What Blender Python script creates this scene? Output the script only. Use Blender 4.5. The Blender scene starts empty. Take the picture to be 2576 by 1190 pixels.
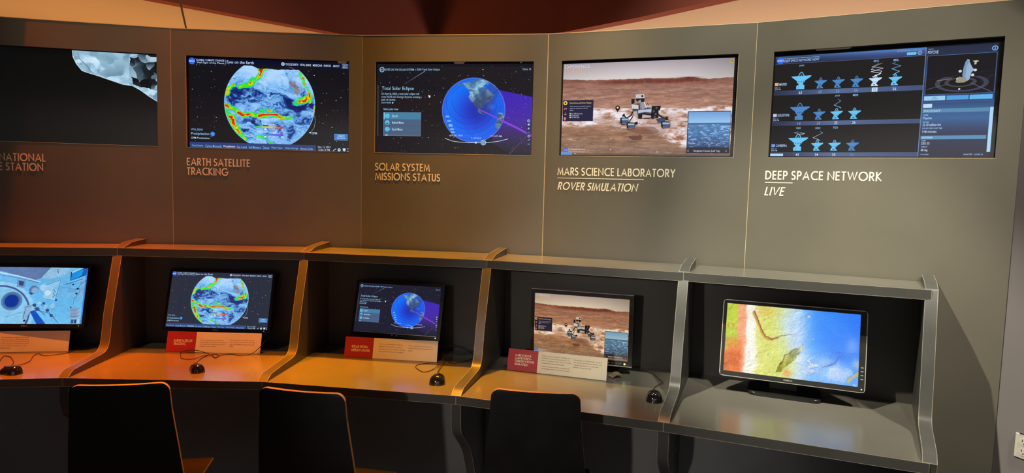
import bpy, bmesh, math, random
import numpy as np
from mathutils import Vector, Matrix

SC = bpy.context.scene
COL = SC.collection
random.seed(7)

# ------------------------------------------------------------------ camera
cam_data = bpy.data.cameras.new('camera')
cam_data.sensor_fit = 'HORIZONTAL'
cam_data.sensor_width = 36.0
cam_data.lens = 36.0 * 1601.2 / 2576.0
cam_data.clip_start = 0.05
cam_data.clip_end = 60
cam = bpy.data.objects.new('camera', cam_data)
COL.objects.link(cam)
fw = Vector((0.0, 0.99687471, -0.07899878))
rt = Vector((0.99966444, 0.00204637, 0.02582289))
up = Vector((-0.02590385, 0.07897228, 0.9965402))
CAM_Z = 1.6442
cam.matrix_world = Matrix(((rt.x, up.x, -fw.x, 0), (rt.y, up.y, -fw.y, 0), (rt.z, up.z, -fw.z, CAM_Z), (0, 0, 0, 1)))
SC.camera = cam

# ------------------------------------------------------------------ world, exposure
world = bpy.data.worlds.new('dim room air')
SC.world = world
world.use_nodes = True
bgn = world.node_tree.nodes['Background']
bgn.inputs[0].default_value = (0.9, 0.75, 0.6, 1)
bgn.inputs[1].default_value = 0.012
SC.view_settings.view_transform = 'Standard'
SC.view_settings.look = 'None'
SC.view_settings.exposure = 0.0
SC.view_settings.gamma = 1.0
SC.view_settings.use_curve_mapping = False
try:
    SC.cycles.use_denoising = True
    SC.cycles.max_bounces = 6
    SC.cycles.sample_clamp_indirect = 4
except Exception:
    pass

# ------------------------------------------------------------------ lamps of the gallery (track spots, cove lights), plus an added low fill
def spot(name, loc, target, watts, color, cone, blend=0.6, radius=0.04):
    l = bpy.data.lights.new(name, 'SPOT')
    l.energy = watts
    l.color = color
    l.spot_size = math.radians(cone)
    l.spot_blend = blend
    l.shadow_soft_size = radius
    o = bpy.data.objects.new(name, l)
    COL.objects.link(o)
    o.location = loc
    o.rotation_euler = (Vector(target) - Vector(loc)).to_track_quat('-Z', 'Y').to_euler()
    return o

def area(name, loc, target, watts, color, sx, sy):
    l = bpy.data.lights.new(name, 'AREA')
    l.energy = watts
    l.color = color
    l.shape = 'RECTANGLE'
    l.size = sx
    l.size_y = sy
    o = bpy.data.objects.new(name, l)
    COL.objects.link(o)
    o.location = loc
    o.rotation_euler = (Vector(target) - Vector(loc)).to_track_quat('-Z', 'Y').to_euler()
    return o

AMBER = (1.0, 0.13, 0.002)
GOLD = (1.0, 0.37, 0.015)
WHITE = (1.0, 0.95, 0.72)
spot('amber_down', (-2.47, 3.16, 5.2), (-2.47, 3.12, 0.8), 1950, AMBER, 24, 1.0)
spot('amber_mid', (-1.54, 3.25, 5.2), (-1.54, 3.21, 0.8), 2000, AMBER, 26, 1.0)
spot('gold_down', (-0.58, 3.19, 5.2), (-0.50, 3.15, 0.8), 2400, (1.0, 0.38, 0.008), 27, 1.0)
spot('straw_down', (0.33, 3.05, 5.2), (0.36, 3.10, 0.8), 1050, (1.0, 0.64, 0.22), 14, 1.0)
spot('amber_front', (-2.36, 2.47, 5.2), (-2.33, 2.45, 0.75), 780, (1.0, 0.23, 0.004), 26, 0.5)
spot('amber_near', (-1.53, 2.55, 5.2), (-1.53, 2.55, 0.75), 900, (1.0, 0.23, 0.004), 25, 0.5)
spot('gold_front', (-0.68, 2.50, 5.2), (-0.71, 2.46, 0.75), 750, (1.0, 0.34, 0.02), 24, 0.5)
spot('straw_front', (0.13, 2.33, 5.2), (0.06, 2.34, 0.75), 560, (1.0, 0.42, 0.14), 18, 0.8)
spot('white_key', (-1.30, 1.35, 5.0), (1.36, 2.62, 1.05), 1250, WHITE, 21, 0.6, 0.03)
spot('wash_right', (1.10, 0.80, 5.2), (1.15, 3.02, 2.15), 900, (1.0, 0.95, 0.75), 36, 0.9, 0.08)
spot('white_right', (2.30, 0.55, 4.4), (1.98, 2.62, 0.95), 640, (1.0, 0.92, 0.74), 34, 0.9, 0.12)
spot('wash_left', (-2.2, 1.6, 5.2), (-1.8, 3.45, 2.4), 270, (1.0, 0.72, 0.42), 34, 1.0, 0.08)
spot('wash_mid', (0.0, 1.4, 5.2), (0.05, 3.4, 2.3), 680, (1.0, 0.68, 0.36), 27, 1.0, 0.08)
spot('low_left_fill', (-1.5, -1.2, 1.95), (0.34, 2.9, 0.62), 190, (1.0, 0.90, 0.78), 27, 0.9, 0.05)  # unseen low lamp added to fill the desk bays from front left
area('cove_left', (-2.6, 4.6, 1.0), (-2.4, 4.5, 2.65), 37, (1.0, 0.47, 0.15), 3.0, 0.6)
area('cove_right', (1.5, 4.5, 1.0), (1.4, 4.4, 2.65), 55, (1.0, 0.66, 0.45), 3.6, 0.6)
area('rear_wash', (0.0, -2.6, 3.0), (0.0, -4.6, 1.4), 120, (1.0, 0.97, 0.95), 6.0, 0.4)

# ------------------------------------------------------------------ measured plan (metres)
P = [Vector((-2.8262, 3.2558)), Vector((-1.837, 3.4429)), Vector((-0.8321, 3.5005)), Vector((0.1639, 3.3577)), Vector((1.118, 3.0321)), Vector((2.0191, 2.5656))]   # wall seams
F = [Vector((-2.8213, 2.5996)), Vector((-1.9636, 2.7431)), Vector((-1.0914, 2.7628)), Vector((-0.2208, 2.64)), Vector((0.6038, 2.3938)), Vector((1.4242, 2.0756))]  # desk front corners
TH = [-0.178, -0.0394, 0.0992, 0.2377, 0.3763, 0.5149]
REAR = [0.635, 0.665, 0.725, 0.763, 0.765, 0.703]
DW = 0.0435
DESK = 0.75
WALL_TOP = 2.43

def bay_axes(i):
    t = (F[i + 1] - F[i]).normalized()
    return t, Vector((-t.y, t.x)), math.atan2(t.y, t.x)

def bay_pt(i, t, r, z=DESK):
    T, N, _ = bay_axes(i)
    p = F[i] + T * t + N * r
    return Vector((p.x, p.y, z))

def rad_pt(i, r):
    return F[i] + Vector((math.sin(TH[i]), math.cos(TH[i]))) * r

# ------------------------------------------------------------------ materials
MATS = {}

def principled(name, col, rough=0.5, spec=0.5, metal=0.0, coat=0.0, noise=0.0, nscale=8.0, wear=None, bump=0.0, bscale=200, coat_rough=0.1):
    if name in MATS:
        return MATS[name]
    m = bpy.data.materials.new(name)
    m.use_nodes = True
    nt = m.node_tree
    b = nt.nodes['Principled BSDF']
    b.inputs['Base Color'].default_value = (*col, 1)
    b.inputs['Roughness'].default_value = rough
    b.inputs['Specular IOR Level'].default_value = spec
    b.inputs['Metallic'].default_value = metal
    b.inputs['Coat Weight'].default_value = coat
    b.inputs['Coat Roughness'].default_value = coat_rough
    tc = nt.nodes.new('ShaderNodeTexCoord')
    last = None
    if noise or wear:
        n = nt.nodes.new('ShaderNodeTexNoise')
        n.inputs['Scale'].default_value = nscale
        n.inputs['Detail'].default_value = 6
        nt.links.new(tc.outputs['Object'], n.inputs['Vector'])
        mr = nt.nodes.new('ShaderNodeMapRange')
        mr.inputs[1].default_value = 0.3
        mr.inputs[2].default_value = 0.7
        mr.inputs[3].default_value = 1 - noise
        mr.inputs[4].default_value = 1 + noise
        nt.links.new(n.outputs['Fac'], mr.inputs[0])
        mx = nt.nodes.new('ShaderNodeMix')
        mx.data_type = 'RGBA'
        mx.blend_type = 'MULTIPLY'
        mx.inputs[0].default_value = 1
        mx.inputs[6].default_value = (*col, 1)
        nt.links.new(mr.outputs[0], mx.inputs[7])
        last = mx.outputs[2]
        rr = nt.nodes.new('ShaderNodeMapRange')
        rr.inputs[1].default_value = 0.3
        rr.inputs[2].default_value = 0.7
        rr.inputs[3].default_value = max(0.02, rough - 0.05)
        rr.inputs[4].default_value = min(1, rough + 0.05)
        nt.links.new(n.outputs['Fac'], rr.inputs[0])
        nt.links.new(rr.outputs[0], b.inputs['Roughness'])
    if wear:
        bev = nt.nodes.new('ShaderNodeBevel')
        bev.samples = 4
        bev.inputs['Radius'].default_value = 0.0045
        geo = nt.nodes.new('ShaderNodeNewGeometry')
        dot = nt.nodes.new('ShaderNodeVectorMath')
        dot.operation = 'DOT_PRODUCT'
        nt.links.new(bev.outputs['Normal'], dot.inputs[0])
        nt.links.new(geo.outputs['Normal'], dot.inputs[1])
        n2 = nt.nodes.new('ShaderNodeTexNoise')
        n2.inputs['Scale'].default_value = 14
        n2.inputs['Detail'].default_value = 8
        n2.inputs['Roughness'].default_value = 0.7
        nt.links.new(tc.outputs['Object'], n2.inputs['Vector'])
        thr = nt.nodes.new('ShaderNodeMapRange')      # how worn each stretch of edge is
        thr.inputs[1].default_value = 0.35
        thr.inputs[2].default_value = 0.65
        thr.inputs[3].default_value = 0.80
        thr.inputs[4].default_value = 0.97
        nt.links.new(n2.outputs['Fac'], thr.inputs[0])
        lt = nt.nodes.new('ShaderNodeMath')
        lt.operation = 'LESS_THAN'
        nt.links.new(dot.outputs['Value'], lt.inputs[0])
        nt.links.new(thr.outputs[0], lt.inputs[1])
        m2 = nt.nodes.new('ShaderNodeMix')
        m2.data_type = 'RGBA'
        nt.links.new(lt.outputs[0], m2.inputs[0])
        nt.links.new(last, m2.inputs[6])
        m2.inputs[7].default_value = (*wear, 1)
        last = m2.outputs[2]
    if last is not None:
        nt.links.new(last, b.inputs['Base Color'])
    if bump:
        bn = nt.nodes.new('ShaderNodeTexNoise')
        bn.inputs['Scale'].default_value = bscale
        bn.inputs['Detail'].default_value = 3
        nt.links.new(tc.outputs['Object'], bn.inputs['Vector'])
        bp = nt.nodes.new('ShaderNodeBump')
        bp.inputs['Strength'].default_value = bump
        bp.inputs['Distance'].default_value = 0.002
        nt.links.new(bn.outputs['Fac'], bp.inputs['Height'])
        nt.links.new(bp.outputs[0], b.inputs['Normal'])
    MATS[name] = m
    return m

def lit(name, col, strength):
    if name in MATS:
        return MATS[name]
    m = bpy.data.materials.new(name)
    m.use_nodes = True
    b = m.node_tree.nodes['Principled BSDF']
    b.inputs['Base Color'].default_value = (0.02, 0.02, 0.02, 1)
    b.inputs['Emission Color'].default_value = (*col, 1)
    b.inputs['Emission Strength'].default_value = strength
    MATS[name] = m
    return m

M_WALL = principled('charcoal satin wall laminate', (0.140, 0.128, 0.104), 0.36, 0.45, noise=0.05, nscale=3, bump=0.05, bscale=500)
M_DESK = principled('worn dark grey desk paint', (0.138, 0.129, 0.113), 0.20, 0.9, noise=0.025, nscale=6, wear=(0.50, 0.45, 0.36))
M_DARK = principled('dark grey matt desk paint', (0.15, 0.155, 0.16), 0.40, 0.4, noise=0.08, nscale=5)
M_BACK = principled('shade darkened carrel paint', (0.052, 0.050, 0.046), 0.45, 0.35, noise=0.08, nscale=5)  # desk grey taken darker to carry the shade inside the bays
M_FASCIA = principled('dark worn edge paint', (0.066, 0.065, 0.063), 0.36, 0.5, noise=0.08, nscale=6, wear=(0.50, 0.45, 0.36))
M_EDGE = principled('pale raw board edge', (0.62, 0.50, 0.32), 0.5, 0.3, noise=0.1, nscale=30)
M_CEIL = principled('cream painted soffit', (0.62, 0.50, 0.38), 0.8, 0.2, noise=0.02, nscale=2)
M_MAROON = principled('dark maroon paint', (0.26, 0.07, 0.05), 0.8, 0.2, noise=0.06, nscale=2)
M_GREYWALL = principled('light grey wall paint', (0.235, 0.21, 0.225), 0.45, 0.4, noise=0.03, nscale=3, bump=0.04, bscale=400)
M_REARWALL = principled('pale rear wall paint', (0.7, 0.69, 0.66), 0.8, 0.2, noise=0.03, nscale=2)
M_FLOOR = principled('dark carpet', (0.03, 0.028, 0.027), 0.95, 0.1, noise=0.25, nscale=60, bump=0.3)
M_BLACKCEIL = principled('black ceiling paint', (0.012, 0.011, 0.011), 0.9, 0.1, noise=0.1, nscale=3)
M_BLACK = principled('black plastic', (0.012, 0.012, 0.012), 0.32, 0.5, noise=0.1, nscale=40)
M_BLACKMATT = principled('matt black plastic', (0.016, 0.016, 0.016), 0.5, 0.4, noise=0.1, nscale=40)
M_GLOSS = principled('glossy black plastic', (0.010, 0.009, 0.009), 0.12, 0.6, coat=0.6, noise=0.05, nscale=30, coat_rough=0.05)
M_SILVER = principled('silver plastic', (0.55, 0.52, 0.48), 0.35, 0.5, metal=0.3, noise=0.05, nscale=40)
M_LETTER = principled('cream vinyl lettering', (0.95, 0.88, 0.72), 0.5, 0.3, noise=0.02, nscale=40)
M_CREAM = principled('cream card', (0.90, 0.82, 0.64), 0.55, 0.3, noise=0.04, nscale=9)
M_RED = principled('crimson card print', (0.46, 0.035, 0.045), 0.5, 0.3, noise=0.05, nscale=9)
M_INK = principled('brown print ink', (0.16, 0.09, 0.06), 0.7, 0.2, noise=0.05, nscale=30)
M_CHAIR = principled('black chair laminate', (0.006, 0.0055, 0.005), 0.55, 0.35, noise=0.15, nscale=12)
M_SEAT = principled('dark red brown seat laminate', (0.007, 0.0028, 0.0025), 0.6, 0.2, noise=0.15, nscale=12)
M_PLY = principled('pale plywood edge', (0.60, 0.36, 0.20), 0.5, 0.3, noise=0.15, nscale=60)
M_STEEL = principled('black steel tube', (0.015, 0.015, 0.015), 0.35, 0.5, metal=0.4, noise=0.05, nscale=40)
M_WHITE = principled('white plastic', (0.72, 0.66, 0.62), 0.4, 0.4, noise=0.02, nscale=30)
M_CABLE = principled('dark cable rubber', (0.05, 0.022, 0.018), 0.45, 0.4, noise=0.1, nscale=40)
M_LEAK = principled('cream painted gap light', (0.85, 0.80, 0.72), 0.7, 0.2, noise=0.05, nscale=60)  # pale colour standing in for light that leaks above the screens
M_PAPER = principled('creased kraft paper', (0.42, 0.33, 0.24), 0.7, 0.2, noise=0.1, nscale=40)

# ------------------------------------------------------------------ object helpers
def mesh_from(name, verts, faces, mats, midx=None, smooth=False):
    me = bpy.data.meshes.new(name)
    me.from_pydata([tuple(v) for v in verts], [], faces)
    for m in (mats if isinstance(mats, (list, tuple)) else [mats]):
        me.materials.append(m)
    if midx:
        for p, k in zip(me.polygons, midx):
            p.material_index = k
    if smooth:
        for p in me.polygons:
            p.use_smooth = True
    me.update()
    return me

def put(name, me, parent=None, label=None):
    o = bpy.data.objects.new(name, me)
    COL.objects.link(o)
    if parent is not None:
        o.parent = parent
    if label:
        o['label'] = label
    return o

def bm_obj(name, bm, mats, parent=None, smooth=False, label=None):
    bmesh.ops.recalc_face_normals(bm, faces=bm.faces)
    me = bpy.data.meshes.new(name)
    bm.to_mesh(me)
    bm.free()
    for m in (mats if isinstance(mats, (list, tuple)) else [mats]):
        me.materials.append(m)
    if smooth:
        for p in me.polygons:
            p.use_smooth = True
    return put(name, me, parent, label)

def thing(name, label, cat, loc=(0, 0, 0), rot=(0, 0, 0), group=None):
    o = bpy.data.objects.new(name, None)
    COL.objects.link(o)
    o.empty_display_size = 0.05
    o.location = loc
    o.rotation_euler = rot
    return tag(o, label, cat, group)

def tag(o, label, cat, group=None):
    o['label'] = label
    o['category'] = cat
    if group:
        o['group'] = group
    return o

def structure(o, label=None):
    o['kind'] = 'structure'
    if label:
        o['label'] = label
    return o

def box(bm, x0, x1, y0, y1, z0, z1, mat=0):
    vs = [bm.verts.new(c) for c in ((x0, y0, z0), (x1, y0, z0), (x1, y1, z0), (x0, y1, z0), (x0, y0, z1), (x1, y0, z1), (x1, y1, z1), (x0, y1, z1))]
    for f in ((0, 3, 2, 1), (4, 5, 6, 7), (0, 1, 5, 4), (1, 2, 6, 5), (2, 3, 7, 6), (3, 0, 4, 7)):
        fc = bm.faces.new([vs[k] for k in f])
        fc.material_index = mat

def bevel(bm, w, seg=2, edges=None):
    bmesh.ops.bevel(bm, geom=list(edges or bm.edges), offset=w, segments=seg, profile=0.5, affect='EDGES', clamp_overlap=True)

def prism(bm, pts, z0, z1, front=0):
    """vertical prism over a plan polygon"""
    a = [bm.verts.new((p[0], p[1], z0)) for p in pts]
    b = [bm.verts.new((p[0], p[1], z1)) for p in pts]
    n = len(pts)
    bm.faces.new(a[::-1])
    bm.faces.new(b)
    for i in range(n):
        f = bm.faces.new([a[i], a[(i + 1) % n], b[(i + 1) % n], b[i]])
        if i == 0:
            f.material_index = front

def catmull(pts, n=8):
    pts = [Vector(p) for p in pts]
    q = [2 * pts[0] - pts[1]] + pts + [2 * pts[-1] - pts[-2]]
    out = []
    for i in range(1, len(q) - 2):
        for k in range(n):
            t = k / n
            a, b, c, d = q[i - 1], q[i], q[i + 1], q[i + 2]
            out.append(0.5 * ((2 * b) + (c - a) * t + (2 * a - 5 * b + 4 * c - d) * t * t + (3 * b - a - 3 * c + d) * t ** 3))
    out.append(pts[-1])
    return out

def tube(bm, pts, r, sides=8):
    rings = []
    n = len(pts)
    ref = Vector((0, 0, 1))
    for i, p in enumerate(pts):
        d = (pts[min(i + 1, n - 1)] - pts[max(i - 1, 0)]).normalized()
        s = d.cross(ref)
        if s.length < 1e-3:
            s = d.cross(Vector((1, 0, 0)))
        s.normalize()
        u = s.cross(d).normalized()
        rings.append([bm.verts.new(p + s * (r * math.cos(2 * math.pi * k / sides)) + u * (r * math.sin(2 * math.pi * k / sides))) for k in range(sides)])
    for a, b in zip(rings, rings[1:]):
        for k in range(sides):
            bm.faces.new((a[k], a[(k + 1) % sides], b[(k + 1) % sides], b[k]))
    bm.faces.new(rings[0][::-1])
    bm.faces.new(rings[-1])

# ------------------------------------------------------------------ geometric sans lettering (stroked capitals)
def arc(cx, cy, rx, ry, a0, a1, n=14):
    return [(cx + rx * math.cos(math.radians(a0 + (a1 - a0) * k / n)), cy + ry * math.sin(math.radians(a0 + (a1 - a0) * k / n))) for k in range(n + 1)]

GLYPH = {
    'A': (0.80, [[(0.04, 0), (0.40, 1), (0.76, 0)], [(0.17, 0.32), (0.63, 0.32)]]),
    'B': (0.56, [[(0.07, 0), (0.07, 1)], [(0.07, 0.94), (0.26, 0.94)] + arc(0.26, 0.745, 0.19, 0.195, 90, -90, 10) + [(0.07, 0.55)], [(0.07, 0.55), (0.26, 0.55)] + arc(0.26, 0.305, 0.23, 0.245, 90, -90, 10) + [(0.07, 0.06)]]),
    'C': (0.80, [arc(0.53, 0.5, 0.45, 0.45, 52, 308, 24)]),
    'D': (0.74, [[(0.07, 0.06), (0.07, 0.94), (0.24, 0.94)] + arc(0.24, 0.5, 0.43, 0.44, 90, -90, 18) + [(0.07, 0.06)]]),
    'E': (0.50, [[(0.47, 0.94), (0.07, 0.94), (0.07, 0.06), (0.47, 0.06)], [(0.07, 0.52), (0.44, 0.52)]]),
    'G': (0.94, [arc(0.53, 0.5, 0.45, 0.45, 48, 360, 30) + [(0.98, 0.46), (0.56, 0.46)]]),
    'H': (0.66, [[(0.07, 0), (0.07, 1)], [(0.59, 0), (0.59, 1)], [(0.07, 0.54), (0.59, 0.54)]]),
    'I': (0.14, [[(0.07, 0), (0.07, 1)]]),
    'K': (0.62, [[(0.07, 0), (0.07, 1)], [(0.56, 1), (0.10, 0.52), (0.60, 0)]]),
    'L': (0.44, [[(0.07, 1), (0.07, 0.06), (0.42, 0.06)]]),
    'M': (0.92, [[(0.06, 0), (0.17, 0.97), (0.46, 0.14), (0.75, 0.97), (0.86, 0)]]),
    'N': (0.78, [[(0.07, 0), (0.07, 0.95), (0.71, 0.05), (0.71, 1)]]),
    'O': (1.00, [arc(0.50, 0.5, 0.445, 0.445, 0, 360, 32)]),
    'P': (0.54, [[(0.07, 0), (0.07, 0.94), (0.24, 0.94)] + arc(0.24, 0.70, 0.23, 0.24, 90, -90, 12) + [(0.07, 0.46)]]),
    'R': (0.58, [[(0.07, 0), (0.07, 0.94), (0.24, 0.94)] + arc(0.24, 0.70, 0.23, 0.24, 90, -90, 12) + [(0.07, 0.46)], [(0.24, 0.47), (0.54, 0)]]),
    'S': (0.50, [arc(0.24, 0.73, 0.19, 0.21, 30, 240, 12) + arc(0.22, 0.28, 0.21, 0.22, 62, -150, 14)]),
    'T': (0.52, [[(0.26, 0), (0.26, 0.94)], [(0.0, 0.94), (0.52, 0.94)]]),
    'U': (0.62, [[(0.07, 1), (0.07, 0.32)] + arc(0.31, 0.30, 0.24, 0.24, 180, 360, 14) + [(0.55, 0.32), (0.55, 1)]]),
    'V': (0.74, [[(0.04, 1), (0.37, 0.02), (0.70, 1)]]),
    'W': (1.12, [[(0.04, 1), (0.32, 0.05), (0.56, 0.92), (0.80, 0.05), (1.08, 1)]]),
    'X': (0.66, [[(0.05, 0), (0.61, 1)], [(0.05, 1), (0.61, 0)]]),
    'Y': (0.68, [[(0.34, 0), (0.34, 0.46)], [(0.04, 1), (0.34, 0.45), (0.64, 1)]]),
    '-': (0.80, [[(0.0, 0.42), (0.80, 0.42)]]),
}

def ribbon(pts, w):
    """closed outline quads of a mitred stroke; returns list of (l, r) pairs"""
    n = len(pts)
    closed = n > 3 and (Vector(pts[0]) - Vector(pts[-1])).length < 1e-4
    out = []
    for i in range(n):
        p = Vector(pts[i])
        a = Vector(pts[i - 1]) if i else (Vector(pts[-2]) if closed else None)
        b = Vector(pts[i + 1]) if i < n - 1 else (Vector(pts[1]) if closed else None)
        d1 = (p - a).normalized() if a is not None else None
        d2 = (b - p).normalized() if b is not None else None
        if d1 is None:
            d1 = d2
        if d2 is None:
            d2 = d1
        n1 = Vector((-d1.y, d1.x))
        n2 = Vector((-d2.y, d2.x))
        m = (n1 + n2)
        if m.length < 1e-4:
            m = n1
        m.normalize()
        k = max(0.45, m.dot(n1))
        out.append((p + m * (w / 2 / k), p - m * (w / 2 / k)))
    return out

def stroke_text(bm, text, x0, x1, top, cap, stroke=0.13, slant=0.0, depth=0.002, y0=0.0, gap=0.15, space=0.34):
    """raised capitals in the local x,z plane, standing out towards -y; fitted from x0 to x1"""
    adv = 0.0
    items = []
    for ch in text:
        if ch == ' ':
            adv += space
            continue
        w, strokes = GLYPH[ch]
        items.append((adv, strokes))
        adv += w + gap
    total = adv - gap
    s = (x1 - x0) / total / cap
    for off, strokes in items:
        for st in strokes:
            rb = ribbon(st, stroke)
            fr, bk = [], []
            for l, r in rb:
                for q in (l, r):
                    qy = min(max(q.y, 0.0), 1.0)
                    px = x0 + (off + q.x) * cap * s + slant * (qy - 0.0) * cap
                    pz = top - cap + qy * cap
                    fr.append(bm.verts.new((px, y0 - depth, pz)))
                    bk.append(bm.verts.new((px, y0, pz)))
            for k in range(len(rb) - 1):
                a, b, c, d = 2 * k, 2 * k + 1, 2 * k + 3, 2 * k + 2
                bm.faces.new((fr[a], fr[b], fr[c], fr[d]))
                bm.faces.new((fr[a], fr[d], bk[d], bk[a]))
                bm.faces.new((fr[b], bk[b], bk[c], fr[c]))
            e = len(rb) * 2
            bm.faces.new((fr[0], bk[0], bk[1], fr[1]))
            bm.faces.new((fr[e - 2], fr[e - 1], bk[e - 1], bk[e - 2]))

# ------------------------------------------------------------------ small print with the built-in font
_TXT = {}

def text_tris(s, bold=0.0, shear=0.0):
    key = (s, bold, shear)
    if key not in _TXT:
        cu = bpy.data.curves.new('print', 'FONT')
        cu.body = s
        cu.size = 1.0
        cu.offset = bold
        cu.shear = shear
        cu.resolution_u = 3
        ob = bpy.data.objects.new('print', cu)
        COL.objects.link(ob)
        dg = bpy.context.evaluated_depsgraph_get()
        me = ob.evaluated_get(dg).to_mesh()
        me.calc_loop_triangles()
        v = np.array([x.co[:2] for x in me.vertices], float).reshape(-1, 2)
        t = np.array([x.vertices[:] for x in me.loop_triangles], int).reshape(-1, 3)
        ob.evaluated_get(dg).to_mesh_clear()
        bpy.data.objects.remove(ob)
        bpy.data.curves.remove(cu)
        if len(v):
            v -= v.min(0)
            v /= np.maximum(v.max(0), 1e-6)
        _TXT[key] = (v, t)
    return _TXT[key]

def flat_text(bm, s, x0, x1, z0, z1, y, bold=0.0, mat=0, depth=0.0004):
    v, t = text_tris(s, bold)
    vs = [bm.verts.new((x0 + a * (x1 - x0), y - depth, z0 + b * (z1 - z0))) for a, b in v]
    for k in t:
        try:
            f = bm.faces.new([vs[int(q)] for q in k])
            f.material_index = mat
        except ValueError:
            pass

# ------------------------------------------------------------------ pictures shown on the screens (computed here, pixel by pixel)
PW, PH = 1280, 720
RNG = np.random.default_rng(11)

def vnoise(h, w, cells_x, cells_y):
    g = RNG.random((cells_y + 3, cells_x + 3))
    y = np.linspace(0, cells_y, h, endpoint=False)
    x = np.linspace(0, cells_x, w, endpoint=False)
    yi, xi = y.astype(int), x.astype(int)
    fy, fx = y - yi, x - xi
    fy = (fy * fy * (3 - 2 * fy))[:, None]
    fx = (fx * fx * (3 - 2 * fx))[None, :]
    a = g[yi][:, xi]
    b = g[yi][:, xi + 1]
    c = g[yi + 1][:, xi]
    d = g[yi + 1][:, xi + 1]
    return (a * (1 - fx) + b * fx) * (1 - fy) + (c * (1 - fx) + d * fx) * fy

def fbm(cx, cy, octaves=5, gain=0.55, h=PH, w=PW):
    s, amp, tot = np.zeros((h, w)), 1.0, 0.0
    for k in range(octaves):
        s += amp * vnoise(h, w, max(1, int(cx * 2 ** k)), max(1, int(cy * 2 ** k)))
        tot += amp
        amp *= gain
    return s / tot

def warp(img, dx, dy):
    """sample img at displaced positions (displacement in pixels)"""
    yy, xx = np.mgrid[0:PH, 0:PW]
    return img[np.clip(yy + dy, 0, PH - 1).astype(int), np.clip(xx + dx, 0, PW - 1).astype(int)]

def sstep(a, b, x):
    t = np.clip((x - a) / (b - a), 0, 1)
    return t * t * (3 - 2 * t)

def rgb(*c):
    return np.array(c, float) / 255.0

def ramp(v, stops):
    xs = [s[0] for s in stops]
    return np.stack([np.interp(v, xs, [s[1][k] / 255.0 for s in stops]) for k in range(3)], -1)

UU, VV = np.meshgrid((np.arange(PW) + 0.5) / PW, (np.arange(PH) + 0.5) / PH)
ASP = PW / PH

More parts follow.
